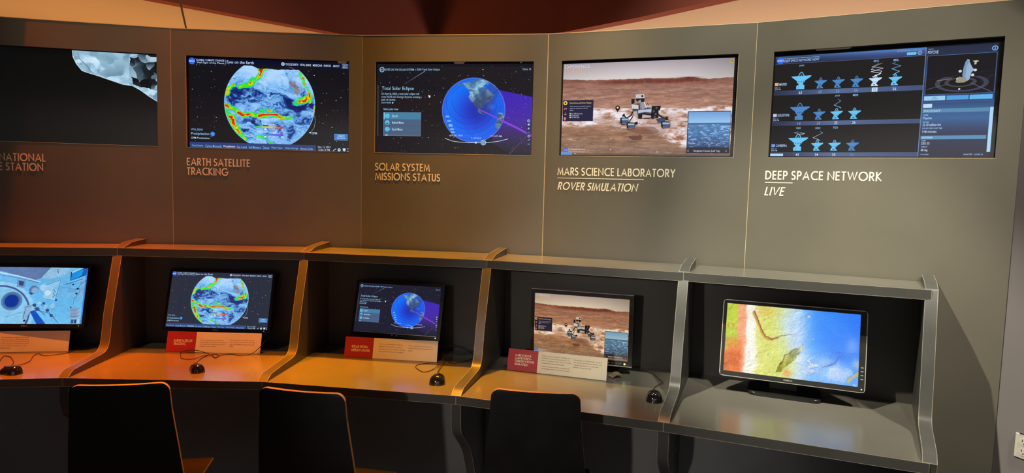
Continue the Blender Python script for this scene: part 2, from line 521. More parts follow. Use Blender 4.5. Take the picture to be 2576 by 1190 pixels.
class Picture:
    def __init__(self, bg):
        self.a = np.empty((PH, PW, 3))
        self.a[:] = rgb(*bg)

    def blend(self, mask, col):
        col = rgb(*col) if isinstance(col, tuple) else col
        self.a = self.a * (1 - mask[..., None]) + col * mask[..., None]

    def _box(self, u0, v0, u1, v1, pad=3):
        x0 = max(0, int(min(u0, u1) * PW) - pad)
        x1 = min(PW, int(max(u0, u1) * PW) + pad + 1)
        y0 = max(0, int(min(v0, v1) * PH) - pad)
        y1 = min(PH, int(max(v0, v1) * PH) + pad + 1)
        return (slice(y0, y1), slice(x0, x1)) if x1 > x0 and y1 > y0 else None

    def _put(self, sl, m, col, alpha):
        m = (m * alpha)[..., None]
        self.a[sl] = self.a[sl] * (1 - m) + rgb(*col) * m

    def rect(self, u0, v0, u1, v1, col, alpha=1.0):
        sl = self._box(u0, v0, u1, v1)
        if sl is None:
            return
        x, y = UU[sl] * PW, VV[sl] * PH
        m = np.clip(x - u0 * PW + .5, 0, 1) * np.clip(u1 * PW - x + .5, 0, 1) * np.clip(y - v0 * PH + .5, 0, 1) * np.clip(v1 * PH - y + .5, 0, 1)
        self._put(sl, m, col, alpha)

    def frame(self, u0, v0, u1, v1, w, col, alpha=1.0):
        for a, b in (((u0, v0), (u1, v0)), ((u1, v0), (u1, v1)), ((u1, v1), (u0, v1)), ((u0, v1), (u0, v0))):
            self.line([a, b], w, col, alpha)

    def poly(self, pts, col, alpha=1.0):
        us, vs = [p[0] for p in pts], [p[1] for p in pts]
        sl = self._box(min(us), min(vs), max(us), max(vs))
        if sl is None:
            return
        cov = 0
        for ox, oy in ((-.25, -.25), (.25, -.25), (-.25, .25), (.25, .25)):
            x, y = UU[sl] + ox / PW, VV[sl] + oy / PH
            ins = np.zeros(x.shape, bool)
            for (x0, y0), (x1, y1) in zip(pts, pts[1:] + pts[:1]):
                if y0 == y1:
                    continue
                ins ^= ((y0 > y) != (y1 > y)) & (x < (x1 - x0) * (y - y0) / (y1 - y0) + x0)
            cov = cov + ins * .25
        self._put(sl, cov, col, alpha)

    def line(self, pts, w, col, alpha=1.0, fade=None):
        """w in pixels of the picture"""
        n = len(pts) - 1
        for i, (p, q) in enumerate(zip(pts, pts[1:])):
            sl = self._box(p[0], p[1], q[0], q[1], int(w) + 3)
            if sl is None:
                continue
            x, y = UU[sl] * PW, VV[sl] * PH
            ax, ay, bx, by = p[0] * PW, p[1] * PH, q[0] * PW, q[1] * PH
            L = max((bx - ax) ** 2 + (by - ay) ** 2, 1e-6)
            t = np.clip(((x - ax) * (bx - ax) + (y - ay) * (by - ay)) / L, 0, 1)
            d = np.hypot(x - ax - t * (bx - ax), y - ay - t * (by - ay))
            m = np.clip(w / 2 + .5 - d, 0, 1)
            if fade:
                m = m * (fade[0] + (fade[1] - fade[0]) * (i + t) / n)
            self._put(sl, m, col, alpha)

    def disc(self, u, v, r, col, alpha=1.0, inner=0.0):
        """r as a share of the picture height"""
        sl = self._box(u - r / ASP, v - r, u + r / ASP, v + r)
        if sl is None:
            return
        d = np.hypot((UU[sl] - u) * PW, (VV[sl] - v) * PH)
        m = np.clip(r * PH + .5 - d, 0, 1)
        if inner:
            m = m * np.clip(d - inner * PH + .5, 0, 1)
        self._put(sl, m, col, alpha)

    def text(self, s, u0, v0, u1, v1, col, bold=0.012, alpha=1.0, shear=0.0):
        v, t = text_tris(s, bold * .35, shear)
        x = (u0 + v[:, 0] * (u1 - u0)) * PW
        y = (v1 - v[:, 1] * (v1 - v0)) * PH
        X0, X1 = max(0, int(u0 * PW) - 1), min(PW, int(u1 * PW) + 2)
        Y0, Y1 = max(0, int(v0 * PH) - 1), min(PH, int(v1 * PH) + 2)
        if X1 <= X0 or Y1 <= Y0:
            return
        K = 3
        m = np.zeros(((Y1 - Y0) * K, (X1 - X0) * K), bool)
        sx, sy = (x - X0) * K, (y - Y0) * K
        for a, b, c in t:
            xs, ys = sx[[a, b, c]], sy[[a, b, c]]
            i0, i1 = max(0, int(xs.min())), min(m.shape[1], int(xs.max()) + 2)
            j0, j1 = max(0, int(ys.min())), min(m.shape[0], int(ys.max()) + 2)
            if i1 <= i0 or j1 <= j0:
                continue
            gx = (np.arange(i0, i1) + .5)[None, :]
            gy = (np.arange(j0, j1) + .5)[:, None]
            e = [(xs[(k + 1) % 3] - xs[k]) * (gy - ys[k]) - (ys[(k + 1) % 3] - ys[k]) * (gx - xs[k]) for k in range(3)]
            m[j0:j1, i0:i1] |= ((e[0] >= 0) & (e[1] >= 0) & (e[2] >= 0)) | ((e[0] <= 0) & (e[1] <= 0) & (e[2] <= 0))
        cov = m.reshape(Y1 - Y0, K, X1 - X0, K).mean((1, 3))
        self._put((slice(Y0, Y1), slice(X0, X1)), cov, col, alpha)

    def stars(self, n, u0=0, v0=0, u1=1, v1=1, size=(1.2, 3.0), lo=90, keep=None):
        for _ in range(n):
            u, v = u0 + RNG.random() * (u1 - u0), v0 + RNG.random() * (v1 - v0)
            if keep is not None and not keep(u, v):
                continue
            b = lo + int(RNG.random() ** 2 * (235 - lo))
            k = size[0] + RNG.random() ** 2 * (size[1] - size[0])
            self.line([(u - k * .5 / PW, v - k * .2 / PH), (u + k * .5 / PW, v + k * .2 / PH)], k, (b, b, b))

    def insignia(self, u, v, r):
        self.disc(u, v, r, (40, 105, 235))
        self.text('NASA', u - r * .82 / ASP, v - r * .24, u + r * .82 / ASP, v + r * .26, (225, 235, 255), 0.03)
        self.line([(u + r * .25 / ASP, v + r * .5), (u + r * .7 / ASP, v - r * .3), (u + r * 1.1 / ASP, v - r * .85)], 2.2, (235, 120, 130))
        self.line([(u - r * .8 / ASP, v + r * .5), (u, v - r * .55), (u + r * .8 / ASP, v - r * .1)], 1.0, (190, 215, 255), .6)

    def image(self, name):
        a = np.clip(self.a, 0, 1)
        lin = np.where(a <= 0.04045, a / 12.92, ((a + 0.055) / 1.055) ** 2.4)
        img = bpy.data.images.new(name, PW, PH, float_buffer=True)
        img.colorspace_settings.name = 'Linear Rec.709'
        px = np.ones((PH, PW, 4), np.float32)
        px[..., :3] = lin[::-1]
        img.pixels.foreach_set(px.ravel())
        img.update()
        img.pack()
        return img

def jag(a, amp, cells=30, octs=4):
    """ragged edges: displace a picture or mask by noise"""
    return warp(a, (fbm(cells, cells * .6, octs, .6) - .5) * amp, (fbm(cells, cells * .6, octs, .6) - .5) * amp)

def seg_dist(pts, su=ASP):
    """distance (in picture heights) from every pixel to a polyline"""
    best = np.full((PH, PW), 9.0)
    for p, q in zip(pts, pts[1:]):
        ax, ay, bx, by = p[0] * su, p[1], q[0] * su, q[1]
        L = max((bx - ax) ** 2 + (by - ay) ** 2, 1e-9)
        t = np.clip(((UU * su - ax) * (bx - ax) + (VV - ay) * (by - ay)) / L, 0, 1)
        best = np.minimum(best, np.hypot(UU * su - ax - t * (bx - ax), VV - ay - t * (by - ay)))
    return best

def picture_earth():
    p = Picture((17, 17, 24))
    p.stars(230, keep=lambda u, v: math.hypot((u - .5) * ASP, v - .485) > .52, size=(1.5, 5.0))
    # cloud globe
    x, y = (UU - .5) * ASP / .508, (VV - .485) / .508
    rr = np.hypot(x, y)
    inside = sstep(1.0, .992, rr) * sstep(.093, .099, VV + 0.03 * (fbm(30, 4, 3) - .5) + .035 * sstep(.44, .36, UU)) * sstep(.937, .932, VV)
    n1, n2 = fbm(8, 5, 5), fbm(8, 5, 5)
    base = fbm(10, 9, 6, .62)
    swirl = warp(base, (n1 - .5) * 330, (n2 - .5) * 200)
    fine = warp(fbm(34, 26, 4, .62), (n1 - .5) * 360, (n2 - .5) * 240)
    streak = warp(fbm(10, 60, 4, .6), (n1 - .5) * 200, (n2 - .5) * 260)
    cl = .54 + .62 * (swirl - .5) + .34 * (fine - .5) + .26 * (streak - .5)
    cl = cl + .22 * sstep(.34, .14, VV) + .05 * np.exp(-((VV - .60) / .08) ** 2) + .03 * sstep(.70, .9, VV)
    for cu, cv, su_, sv_, k in ((.48, .38, .13, .045, .10), (.30, .36, .05, .05, .09), (.62, .46, .035, .055, .30), (.68, .525, .055, .030, .24), (.645, .52, .04, .02, .16), (.66, .62, .05, .03, .08), (.47, .72, .08, .03, .08), (.38, .80, .06, .05, .06), (.27, .45, .03, .04, .08), (.40, .43, .06, .03, .08)):
        cl = cl - k * np.exp(-((UU - cu) / su_) ** 2 - ((VV - cv) / sv_) ** 2)
    col = ramp(cl, [(.34, (14, 26, 100)), (.43, (34, 74, 150)), (.49, (86, 146, 212)), (.56, (122, 182, 240)), (.66, (150, 200, 250)), (.8, (176, 214, 252))])
    p.blend(inside, col)
    # brown land
    land = sstep(.05, .015, seg_dist([(.64, .24), (.68, .30), (.67, .34)])) * sstep(.40, .60, fbm(16, 10, 4) + .10)
    p.blend(np.clip(land, 0, .9) * inside, ramp(fbm(30, 20, 4), [(.3, (78, 62, 62)), (.7, (150, 128, 128))]))
    p.text('CANADA', .622, .232, .682, .262, (96, 124, 176), .01, .6)
    # rain
    rough = warp(fbm(22, 16, 5, .6), (n1 - .5) * 120, (n2 - .5) * 60)
    rain = np.zeros((PH, PW))
    jx, jy = (fbm(12, 8, 4) - .5) * 46, (fbm(12, 8, 4) - .5) * 46
    for pts, w, s in (([(.22, .525), (.268, .563), (.311, .601), (.34, .62), (.40, .622), (.456, .624), (.50, .615), (.54, .612), (.575, .633), (.63, .624)], .030, .72),
                      ([(.30, .598), (.335, .622), (.37, .624)], .024, 1.0), ([(.48, .614), (.51, .612), (.55, .610)], .018, .98),
                      ([(.225, .60), (.259, .661), (.281, .743), (.309, .814), (.335, .89)], .034, .74), ([(.245, .64), (.265, .68)], .018, .98), ([(.322, .86), (.335, .89)], .018, .9),
                      ([(.314, .305), (.372, .262), (.428, .18), (.443, .116)], .040, .60), ([(.33, .29), (.36, .27), (.42, .20)], .016, .74), ([(.43, .11), (.48, .10)], .022, .70),
                      ([(.27, .293), (.237, .334), (.232, .39)], .030, .66),
                      ([(.655, .445), (.70, .44), (.74, .43)], .050, .66), ([(.67, .41), (.72, .40)], .030, .55), ([(.735, .43), (.745, .47)], .014, .86),
                      ([(.69, .14), (.715, .229), (.735, .326), (.745, .42)], .018, .72), ([(.712, .22), (.735, .32)], .010, .92),
                      ([(.775, .50), (.772, .62), (.762, .70)], .014, .55), ([(.44, .565), (.475, .55), (.50, .56)], .024, .60), ([(.63, .622), (.66, .62)], .015, .5),
                      ([(.42, .83), (.47, .87), (.52, .93)], .018, .55)):
        d = warp(seg_dist(pts), jx, jy)
        rain = np.maximum(rain, s * np.exp(-(d / w) ** 2))
    rain = np.clip(rain * (1 + (rough - .5) * 2.4), 0, 1)
    rc = ramp(rain, [(.26, (90, 200, 235)), (.36, (40, 215, 150)), (.46, (22, 225, 60)), (.60, (70, 230, 25)), (.68, (190, 228, 20)), (.76, (245, 200, 20)), (.84, (240, 96, 20)), (.94, (218, 30, 12))])
    p.blend(sstep(.22, .38, rain) * inside, rc)
    rim = np.exp(-((rr - .99) / .012) ** 2) * (VV > .12) * (VV < .93)
    p.blend(.55 * rim * inside, (150, 205, 255))
    # satellite tracks
    for pts in ([(.60, .09), (.655, .17), (.72, .29), (.745, .36)], [(.585, .055), (.64, .075), (.69, .14), (.74, .25)]):
        p.line(pts, 1.6, (215, 205, 200), .7)
    p.line([(.782, .60), (.786, .67), (.778, .74), (.757, .79)], 3, (190, 185, 190), .8)
    p.disc(.753, .795, .009, (190, 215, 240))
    p.text('GPM', .762, .787, .797, .812, (190, 215, 240))
    # header
    p.rect(0, 0, 1, .068, (8, 12, 44), .8)
    p.insignia(.019, .038, .036)
    W = (200, 222, 250)
    p.text('GLOBAL CLIMATE CHANGE', .046, .012, .219, .034, W, .03)
    p.text('Vital Signs of the Planet', .047, .041, .219, .066, W)
    p.line([(.227, .014), (.227, .064)], 2, W)
    p.text('Eyes on the Earth', .234, .018, .402, .060, W)
    p.disc(.583, .036, .019, (200, 222, 250))
    p.disc(.583, .036, .010, (90, 130, 190))
    for s, a, b in (('TOGGLE EARTH', .598, .679), ('VITAL SIGNS', .689, .759), ('MISSIONS', .770, .828), ('EVENTS', .839, .884), ('ABOUT', .896, .938)):
        p.text(s, a, .026, b, .050, (205, 225, 250), .035)
    p.frame(.955, .014, .991, .060, 2, (150, 190, 240))
    p.text('SHOW', .960, .020, .986, .036, W, .03)
    p.text('MENU', .960, .040, .986, .055, W, .03)
    # legend
    p.text('December 13, 2023', .424, .645, .560, .672, (215, 230, 250), .01)
    p.text('Rain (mm/hr)', .465, .705, .535, .727, (215, 230, 250), .01)
    for v, st in ((.747, [(0, (30, 190, 90)), (.3, (160, 210, 90)), (.55, (245, 190, 80)), (1, (215, 40, 30))]), (.831, [(0, (110, 220, 230)), (.5, (60, 130, 225)), (1, (150, 60, 200))])):
        g = np.clip((UU - .409) / .175, 0, 1)
        m = ((UU > .409) & (UU < .585) & (np.abs(VV - v) < .010)).astype(float)
        p.blend(m, ramp(g, st))
        for k in range(4):
            p.text(('.1', '1', '10', '100')[k], .413 + k * .052, v + .016, .424 + k * .053, v + .033, (225, 235, 250))
    p.text('Snow (mm/hr)', .465, .792, .535, .813, (215, 230, 250), .01)
    # lower left
    p.text('VITAL SIGNS', .008, .785, .080, .807, (130, 185, 235), .03)
    p.text('Precipitation', .008, .828, .121, .866, (150, 200, 245))
    p.disc(.142, .842, .026, (30, 110, 205))
    p.disc(.142, .842, .020, (60, 150, 235), inner=.014)
    p.line([(.136, .846), (.142, .838), (.148, .846)], 2.5, (215, 235, 255))
    p.text('GPM Precipitation', .008, .880, .124, .908, W)
    # tab bar
    p.rect(0, .936, .79, 1, (42, 66, 128), .92)
    for k, (s, a, b) in enumerate((('Ozone Density', .012, .082), ('Carbon Monoxide', .096, .197), ('Precipitation', .209, .282), ('Sea Level', .293, .354), ('Soil Moisture', .366, .442), ('Ozone', .455, .495), ('Water Vapor', .508, .58), ('Water Storage', .594, .678), ('Nitrous Oxide', .692, .77))):
        p.text(s, a, .965, b, .993, (235, 242, 255) if k == 2 else (140, 190, 240), .03 if k == 2 else .012)
    p.text('Dec 13, 2023', .803, .942, .882, .968, W)
    p.text('12:02:15 PM', .807, .974, .879, .996, W)
    p.line([(.900, .992), (.916, .970)], 5, W)
    p.disc(.938, .980, .017, W, inner=.007)
    p.poly([(.961, .962), (.979, .962), (.979, .982), (.970, .998), (.961, .982)], W)
    for a, b in (((.988, .966), (.997, .966)), ((.988, .992), (.997, .992))):
        p.line([a, b], 3, W)
    p.rect(.909, .802, .990, .868, (40, 120, 200))
    p.frame(.909, .802, .990, .868, 2.5, (130, 185, 240))
    p.text('ANIMATE', .926, .814, .972, .831, (215, 235, 255), .03)
    p.text('THIS DATA', .922, .838, .976, .856, (215, 235, 255), .03)
    return p.image('earth rain globe picture')

def picture_eclipse():
    p = Picture((24, 23, 30))
    p.stars(300, size=(1.3, 4.4))
    p.line([(.175, .23), (.24, .16), (.313, .08)], 4, (135, 165, 205), 1, (0.1, 1))
    p.line([(.862, .993), (1.002, .723)], 2.5, (150, 150, 150), .7)
    p.poly([(.358 - .02, .345), (.353, .352), (.350, .372), (.343, .375), (.339, .355)], (225, 235, 250))
    # penumbra cone
    cone = [(.79, .285), (1.0, .36), (1.0, 1.0), (.88, 1.0), (.75, .86)]
    g = Picture((0, 0, 0))
    g.poly(cone, (255, 255, 255))
    m = g.a[..., 0] * np.clip(1.0 - np.clip((VV - .62) / .36, 0, 1) * .85, 0, 1)
    p.blend(m * .95, ramp(VV, [(.28, (62, 38, 190)), (.6, (72, 40, 170)), (1, (70, 52, 110))]))
    p.stars(40, .83, .35, 1, .9, size=(1.2, 3.2), lo=130)
    # globe
    cu, cv, R = .630, .508, .357
    x, y = (UU - cu) * ASP / R, (VV - cv) / R
    rr = np.hypot(x, y)
    ins = sstep(1.0, .99, rr)
    dsh = np.hypot((UU - .655) * ASP, (VV - .52) * 1.0)
    ax = (x * .64 + y * -.77)      # across the shadow swath
    along = (x * .77 + y * .64)
    base = ramp(np.clip(rr, 0, 1), [(0, (10, 120, 250)), (.8, (5, 125, 255)), (1, (40, 95, 235))])
    p.blend(ins, base)
    shade = np.clip(sstep(.50, .02, dsh) * .85, 0, 1)
    p.blend(ins * shade * (.35 + .65 * sstep(-.5, .2, VV - .30 - (UU - .5) * -.6)), ramp(shade, [(0, (20, 95, 240)), (.6, (36, 50, 200)), (1, (32, 28, 140))]))
    for rad, a in ((.15, .30), (.22, .26), (.28, .24), (.33, .22), (.385, .20)):
        ring = np.exp(-(((np.hypot((UU - .60) * ASP, VV - .40)) - rad - .04) / .0022) ** 2) * (VV > .40 + (UU - .55) * .2)
        p.blend(ins * ring * a * 2.2, (20, 40, 130))
    ring = np.exp(-((np.hypot((UU - .57) * ASP * 1.25, VV - .44) - .20) / .004) ** 2)
    p.blend(ins * ring * .25, (20, 60, 190))
    # continents
    NA = [(.541, .204), (.589, .195), (.632, .179), (.65, .162), (.708, .186), (.742, .225), (.70, .222), (.684, .235), (.725, .283), (.735, .30), (.76, .335), (.753, .36), (.749, .42), (.72, .405), (.706, .429), (.69, .455), (.70, .475), (.683, .47), (.664, .503), (.650, .485), (.635, .447), (.611, .406), (.60, .37), (.61, .325), (.59, .268), (.573, .24), (.556, .228), (.535, .24), (.515, .235)]
    SA = [(.784, .542), (.817, .541), (.823, .58), (.819, .622), (.796, .705), (.777, .713), (.767, .681), (.776, .615)]
    CA = [(.664, .503), (.675, .50), (.69, .535), (.72, .545), (.71, .555), (.68, .548), (.66, .52)]
    GL = [(.655, .158), (.70, .165), (.735, .205), (.72, .21), (.68, .185)]
    msk = Picture((0, 0, 0))
    for q in (NA, SA, CA, GL):
        msk.poly(q, (255, 255, 255))
    lm = jag(msk.a[..., 0], 26, 26)
    ln = warp(fbm(22, 14, 6, .65), (fbm(8, 5, 3) - .5) * 80, (fbm(8, 5, 3) - .5) * 80)
    lc = ramp(ln, [(.30, (62, 105, 150)), (.48, (84, 128, 150)), (.58, (128, 178, 205)), (.72, (190, 225, 240))])
    lc = lc * (1 - .25 * sstep(.22, .45, VV)[..., None])
    p.blend(lm * ins * .92, lc)
    swath = Picture((0, 0, 0))
    swath.poly([(.625, .43), (.735, .21), (.80, .29), (.72, .56), (.66, .52)], (255, 255, 255))
    p.blend(swath.a[..., 0] * ins * .42, (58, 66, 120))
    p.line([(.660, .505), (.70, .42), (.79, .265)], 3, (28, 28, 90), .85)
    p.line([(.625, .43), (.735, .21)], 1.5, (40, 60, 140), .5)
    p.line([(.70, .60), (.80, .33)], 1.5, (40, 60, 140), .5)
    p.blend(ins * .5 * np.exp(-((UU - .745) / .02) ** 2 - ((VV - .47) / .03) ** 2), (60, 140, 220))
    p.blend(np.exp(-((rr - .995) / .012) ** 2) * .7, (120, 150, 245))
    p.line([(.664, .499), (.745, .562), (.821, .628)], 9, (140, 75, 215), .95)
    p.line([(.821, .628), (.91, .70), (1.0, .782)], 17, (132, 62, 220), .95)
    # interface
    W = (150, 195, 235)
    p.disc(.033, .062, .029, W, inner=.022)
    p.text('NASA', .022, .052, .044, .072, W, .03)
    p.line([(.02, .08), (.045, .04)], 1.5, W)
    p.text('EYES ON THE SOLAR SYSTEM', .055, .051, .242, .074, W, .03)
    p.line([(.250, .055), (.255, .063), (.250, .071)], 2, W)
    p.text('2024 Total Solar Eclipse', .261, .049, .41, .078, W, .02)
    p.text('Close', .934, .045, .966, .068, W)
    p.line([(.975, .048), (.985, .067)], 2.5, W)
    p.line([(.985, .048), (.975, .067)], 2.5, W)
    T = (165, 210, 240)
    p.text('Total Solar Eclipse', .033, .252, .243, .302, T, 0)
    p.text('On April 8, 2024, a total solar eclipse will', .031, .320, .278, .350, T)
    p.text('cross North and Central America creating a', .031, .355, .295, .384, T)
    p.text('path of totality.', .031, .388, .125, .416, T)
    p.text('SHOW MORE', .031, .424, .095, .442, W, .02)
    p.poly([(.100, .434), (.106, .424), (.112, .434), (.106, .444)], (220, 235, 250))
    p.text('Select your view', .045, .492, .144, .524, T)
    p.rect(.046, .541, .292, .805, (76, 100, 130), .96)
    p.rect(.046, .541, .292, .620, (66, 130, 165), .95)
    p.rect(.046, .541, .053, .620, (120, 215, 240))
    for v in (.620, .692, .766):
        p.line([(.05, v), (.292, v)], 1.5, (40, 62, 95), .8)
    p.frame(.047, .541, .292, .805, 2.0, (140, 165, 190), .8)
    for v, s, b in ((.581, 'Earth', .141), (.656, 'Behind Moon', .180), (.731, 'Earth-Moon', .172)):
        p.disc(.071, v, .027, (90, 185, 225))
        p.text(s, .104, v - .013, b, v + .014, (190, 220, 240), .03)
    p.disc(.070, .668, .010, (35, 75, 115))
    p.disc(.089, .731, .007, (90, 185, 225))
    p.poly([(.055, .803), (.060, .792), (.070, .790), (.078, .803)], (170, 210, 240))
    for k in range(60):
        v = .24 + k * .0095
        p.line([(.004, v), (.004 + (.008 if k % 10 else .012), v)], 1.5, (150, 150, 155), .7)
    p.line([(.451, .825), (.495, .853), (.539, .864), (.60, .869), (.66, .870), (.72, .866), (.765, .857), (.81, .843), (.852, .822)], 4, (200, 215, 240))
    p.disc(.650, .869, .010, (225, 240, 255))
    p.disc(.698, .866, .030, (190, 215, 240))
    p.disc(.698, .866, .024, (70, 120, 160))
    p.disc(.698, .866, .018, (105, 165, 205))
    p.text('APR 08, 2024', .478, .783, .563, .803, (170, 205, 240), .03)
    p.text('5 MINS/S', .620, .808, .683, .830, (130, 180, 235), .03)
    p.text('11:11:07 AM', .740, .783, .814, .803, (180, 205, 235), .03)
    for v in (.581, .632, .680, .722, .755):
        k = .014 if v == .680 else .009
        p.rect(.452 + (v - .581) * .22, v - k, .476 + (v - .581) * .22, v + k, (120, 180, 245))
    p.line([(.452, .60), (.462, .68), (.49, .755)], 2, (90, 150, 245), .8)
    p.line([(.575, .70), (.62, .78), (.662, .862)], 2, (25, 60, 180), .8)
    p.rect(.968, .595, .994, .895, (40, 40, 62), .55)
    p.disc(.980, .619, .017, W, inner=.011)
    p.text('?', .977, .611, .983, .628, W)
    p.disc(.981, .660, .012, W)
    p.poly([(.981, .692), (.987, .704), (.981, .716), (.975, .704)], W)
    p.line([(.976, .744), (.987, .744)], 2, W)
    p.disc(.983, .789, .013, W, inner=.006)
    p.line([(.978, .838), (.989, .822)], 4, W)
    p.text('31', .978, .868, .989, .884, W, .02)
    return p.image('solar eclipse globe picture')

def picture_mars():
    p = Picture((160, 120, 105))
    n_a, n_b, n_c = fbm(6, 5, 6, .6), fbm(14, 40, 4, .6), fbm(10, 60, 4, .65)
    hz = np.interp(UU[0], [0, .149, .333, .513, .688, .774, .859, 1.0], [.166, .184, .184, .181, .186, .182, .203, .195])
    hz = hz + (fbm(40, 2, 3)[0] - .5) * .012
    sky = ramp(VV / hz[None, :], [(0, (172, 160, 166)), (.55, (198, 190, 194)), (1, (222, 214, 210))])
    sky = sky * (1 - .22 * (np.abs(UU - .45) * 1.6)[..., None] ** 2)
    ground = ramp(VV + .06 * (n_a - .5), [(.17, (128, 84, 74)), (.215, (146, 98, 84)), (.26, (154, 112, 98)), (.45, (168, 124, 106)), (.52, (178, 138, 120)), (.75, (152, 112, 88)), (1, (142, 114, 98))])
    ground = ground * (1 + .42 * (n_c - .5) + .22 * (n_b - .5))[..., None]
    p.a = np.where((VV < hz[None, :])[..., None], sky, ground)
    gr = warp(fbm(30, 90, 5, .68), (n_a - .5) * 160, (n_b - .5) * 22)
    p.a = np.where((VV > hz[None, :])[..., None], p.a * (1 + .40 * (gr - .5) * sstep(.17, .3, VV))[..., None], p.a)
    for k in range(26):
        u, v = RNG.random(), .25 + RNG.random() * .22
        ln = .01 + RNG.random() * .05
        p.line([(u, v), (u + ln, v + .003 * (RNG.random() - .5))], 1.5 + 2 * RNG.random(), (104, 64, 56) if k % 3 else (206, 176, 160), .55)
    # crater wall shading
    cw = np.exp(-((VV - hz[None, :] - .028) / .022) ** 2) * sstep(.10, .4, UU) * sstep(.98, .72, UU)
    ridg = fbm(70, 4, 3)
    p.blend(np.clip(cw * (.35 + .9 * ridg), 0, .8), (104, 46, 36))
    p.blend(.55 * np.exp(-((VV - .185) / .008) ** 2 - ((UU - .745) / .06) ** 2), (60, 22, 18))
    # pale dusty rock band
    band = np.full((PH, PW), 0.0)
    lo = np.interp(UU[0], [0, .2, .43, .6, .78, 1], [.56, .485, .495, .498, .502, .468])
    hi = np.interp(UU[0], [0, .2, .35, .5, .6, .7, .78, 1], [.70, .685, .695, .70, .80, .88, .93, .93])
    wob = (fbm(18, 12, 4) - .5) * .06
    band = sstep(lo[None, :] - .006, lo[None, :] + .010, VV + wob * .3) * sstep(hi[None, :] + .02, hi[None, :] - .03, VV + wob)
    rock = warp(fbm(18, 34, 5, .68), (n_a - .5) * 120, (n_b - .5) * 30)
    rc = ramp(rock, [(.30, (140, 98, 84)), (.42, (206, 164, 142)), (.50, (224, 208, 210)), (.62, (240, 236, 248)), (.8, (250, 248, 255))])
    patch = sstep(.40, .56, fbm(7, 6, 4) + .10 * sstep(.66, .54, VV) + .12 * sstep(.58, .50, VV))
    p.blend(band * (.55 + .45 * patch) * .95, rc)
    for (u, v, w) in ((.10, .83, .06), (.30, .735, .05), (.12, .92, .05), (.38, .70, .05)):
        b = np.exp(-((UU - u) / w) ** 2 - ((VV - v) / .012) ** 2) * sstep(.45, .6, rock)
        p.blend(b * .8, (232, 214, 208))
    crk = np.abs(warp(fbm(14, 16, 4), (n_b - .5) * 60, (n_c - .5) * 60) - .5)
    p.blend(sstep(.012, .0, crk) * .35 * (UU < .32) * (VV > .72), (84, 54, 48))
    p.blend(.6 * (.5 + np.sign(VV - .98) * .5), (90, 70, 66))
    for u, v in ((.31, .94), (.59, .96), (.31, .82), (.09, .985)):
        p.disc(u, v, .007, (215, 190, 178))
    # rover shadow
    p.poly([(.395, .722), (.442, .755), (.50, .775), (.569, .77), (.60, .74), (.56, .69), (.45, .69)], (112, 72, 60), .55)
    p.poly([(.415, .795), (.448, .785), (.47, .79), (.485, .776), (.500, .80), (.492, .832), (.45, .838), (.424, .82)], (96, 60, 52), .8)
    # rover
    K, G, L = (24, 20, 26), (120, 122, 132), (206, 204, 206)
    p.line([(.437, .53), (.425, .575), (.40, .60), (.392, .585), (.385, .575)], 9, K)
    p.poly([(.372, .572), (.386, .545), (.392, .58), (.375, .585)], K)
    p.line([(.437, .585), (.42, .63), (.41, .66)], 8, K)
    p.line([(.425, .66), (.455, .65), (.462, .645)], 8, K)
    p.poly([(.448, .655), (.466, .635), (.470, .665), (.452, .672)], K)
    p.line([(.585, .56), (.61, .595), (.638, .615)], 10, K)
    p.poly([(.618, .605), (.64, .585), (.648, .622), (.622, .628)], K)
    p.poly([(.575, .61), (.60, .60), (.632, .61), (.625, .655), (.585, .65)], (58, 74, 98))
    for (u0, v0, u1, v1) in ((.362, .592, .414, .672), (.401, .645, .452, .722), (.604, .638, .660, .714)):
        w = u1 - u0
        p.poly([(u0, v0 + .006), (u0 + .2 * w, v0), (u1 - .1 * w, v0 + .002), (u1, v0 + .02), (u1 - .05 * w, v1 - .008), (u0 + .2 * w, v1), (u0 + .04 * w, v1 - .02)], (20, 22, 32))
        p.poly([(u0 + .18 * w, v0 + .010), (u1 - .06 * w, v0 + .012), (u1 - .06 * w, v0 + .030), (u0 + .18 * w, v0 + .030)], (150, 180, 215))
        p.poly([(u0 + .20 * w, v0 + .030), (u1 - .06 * w, v0 + .030), (u1 - .08 * w, v1 - .014), (u0 + .24 * w, v1 - .010)], (74, 84, 116))
        p.line([(u0 + .22 * w, v1 - .012), (u1 - .12 * w, v1 - .016)], 3, (196, 160, 150))
    p.poly([(.430, .46), (.476, .44), (.482, .52), (.515, .49), (.552, .50), (.556, .60), (.53, .612), (.47, .608), (.447, .57), (.436, .545)], (70, 66, 74))
    p.poly([(.428, .452), (.468, .462), (.47, .505), (.43, .50)], L)
    p.poly([(.438, .53), (.462, .525), (.468, .60), (.446, .575)], (188, 168, 165))
    p.poly([(.474, .43), (.50, .425), (.517, .495), (.480, .50)], (150, 152, 160))
    p.line([(.500, .428), (.516, .492)], 5, (232, 228, 226))
    p.line([(.478, .43), (.486, .498)], 3, (60, 60, 70))
    p.poly([(.468, .515), (.549, .505), (.549, .545), (.51, .535), (.468, .55)], (176, 196, 222))
    p.poly([(.47, .558), (.50, .548), (.548, .56), (.548, .60), (.475, .608)], K)
    p.poly([(.494, .563), (.545, .575), (.545, .595), (.505, .60), (.492, .606)], (196, 172, 162))
    p.poly([(.548, .475), (.60, .472), (.597, .515), (.588, .525), (.588, .60), (.55, .612), (.545, .55)], K)
    for u, v in ((.575, .497), (.56, .53), (.572, .56), (.566, .59)):
        p.disc(u, v, .010, (120, 116, 122))
        p.disc(u, v, .006, (40, 38, 44))
    p.poly([(.425, .395), (.444, .395), (.444, .44), (.43, .452), (.425, .435)], K)
    p.poly([(.449, .349), (.458, .347), (.500, .349), (.503, .385), (.498, .392), (.45, .390)], (196, 194, 196))
    p.disc(.489, .368, .011, K)
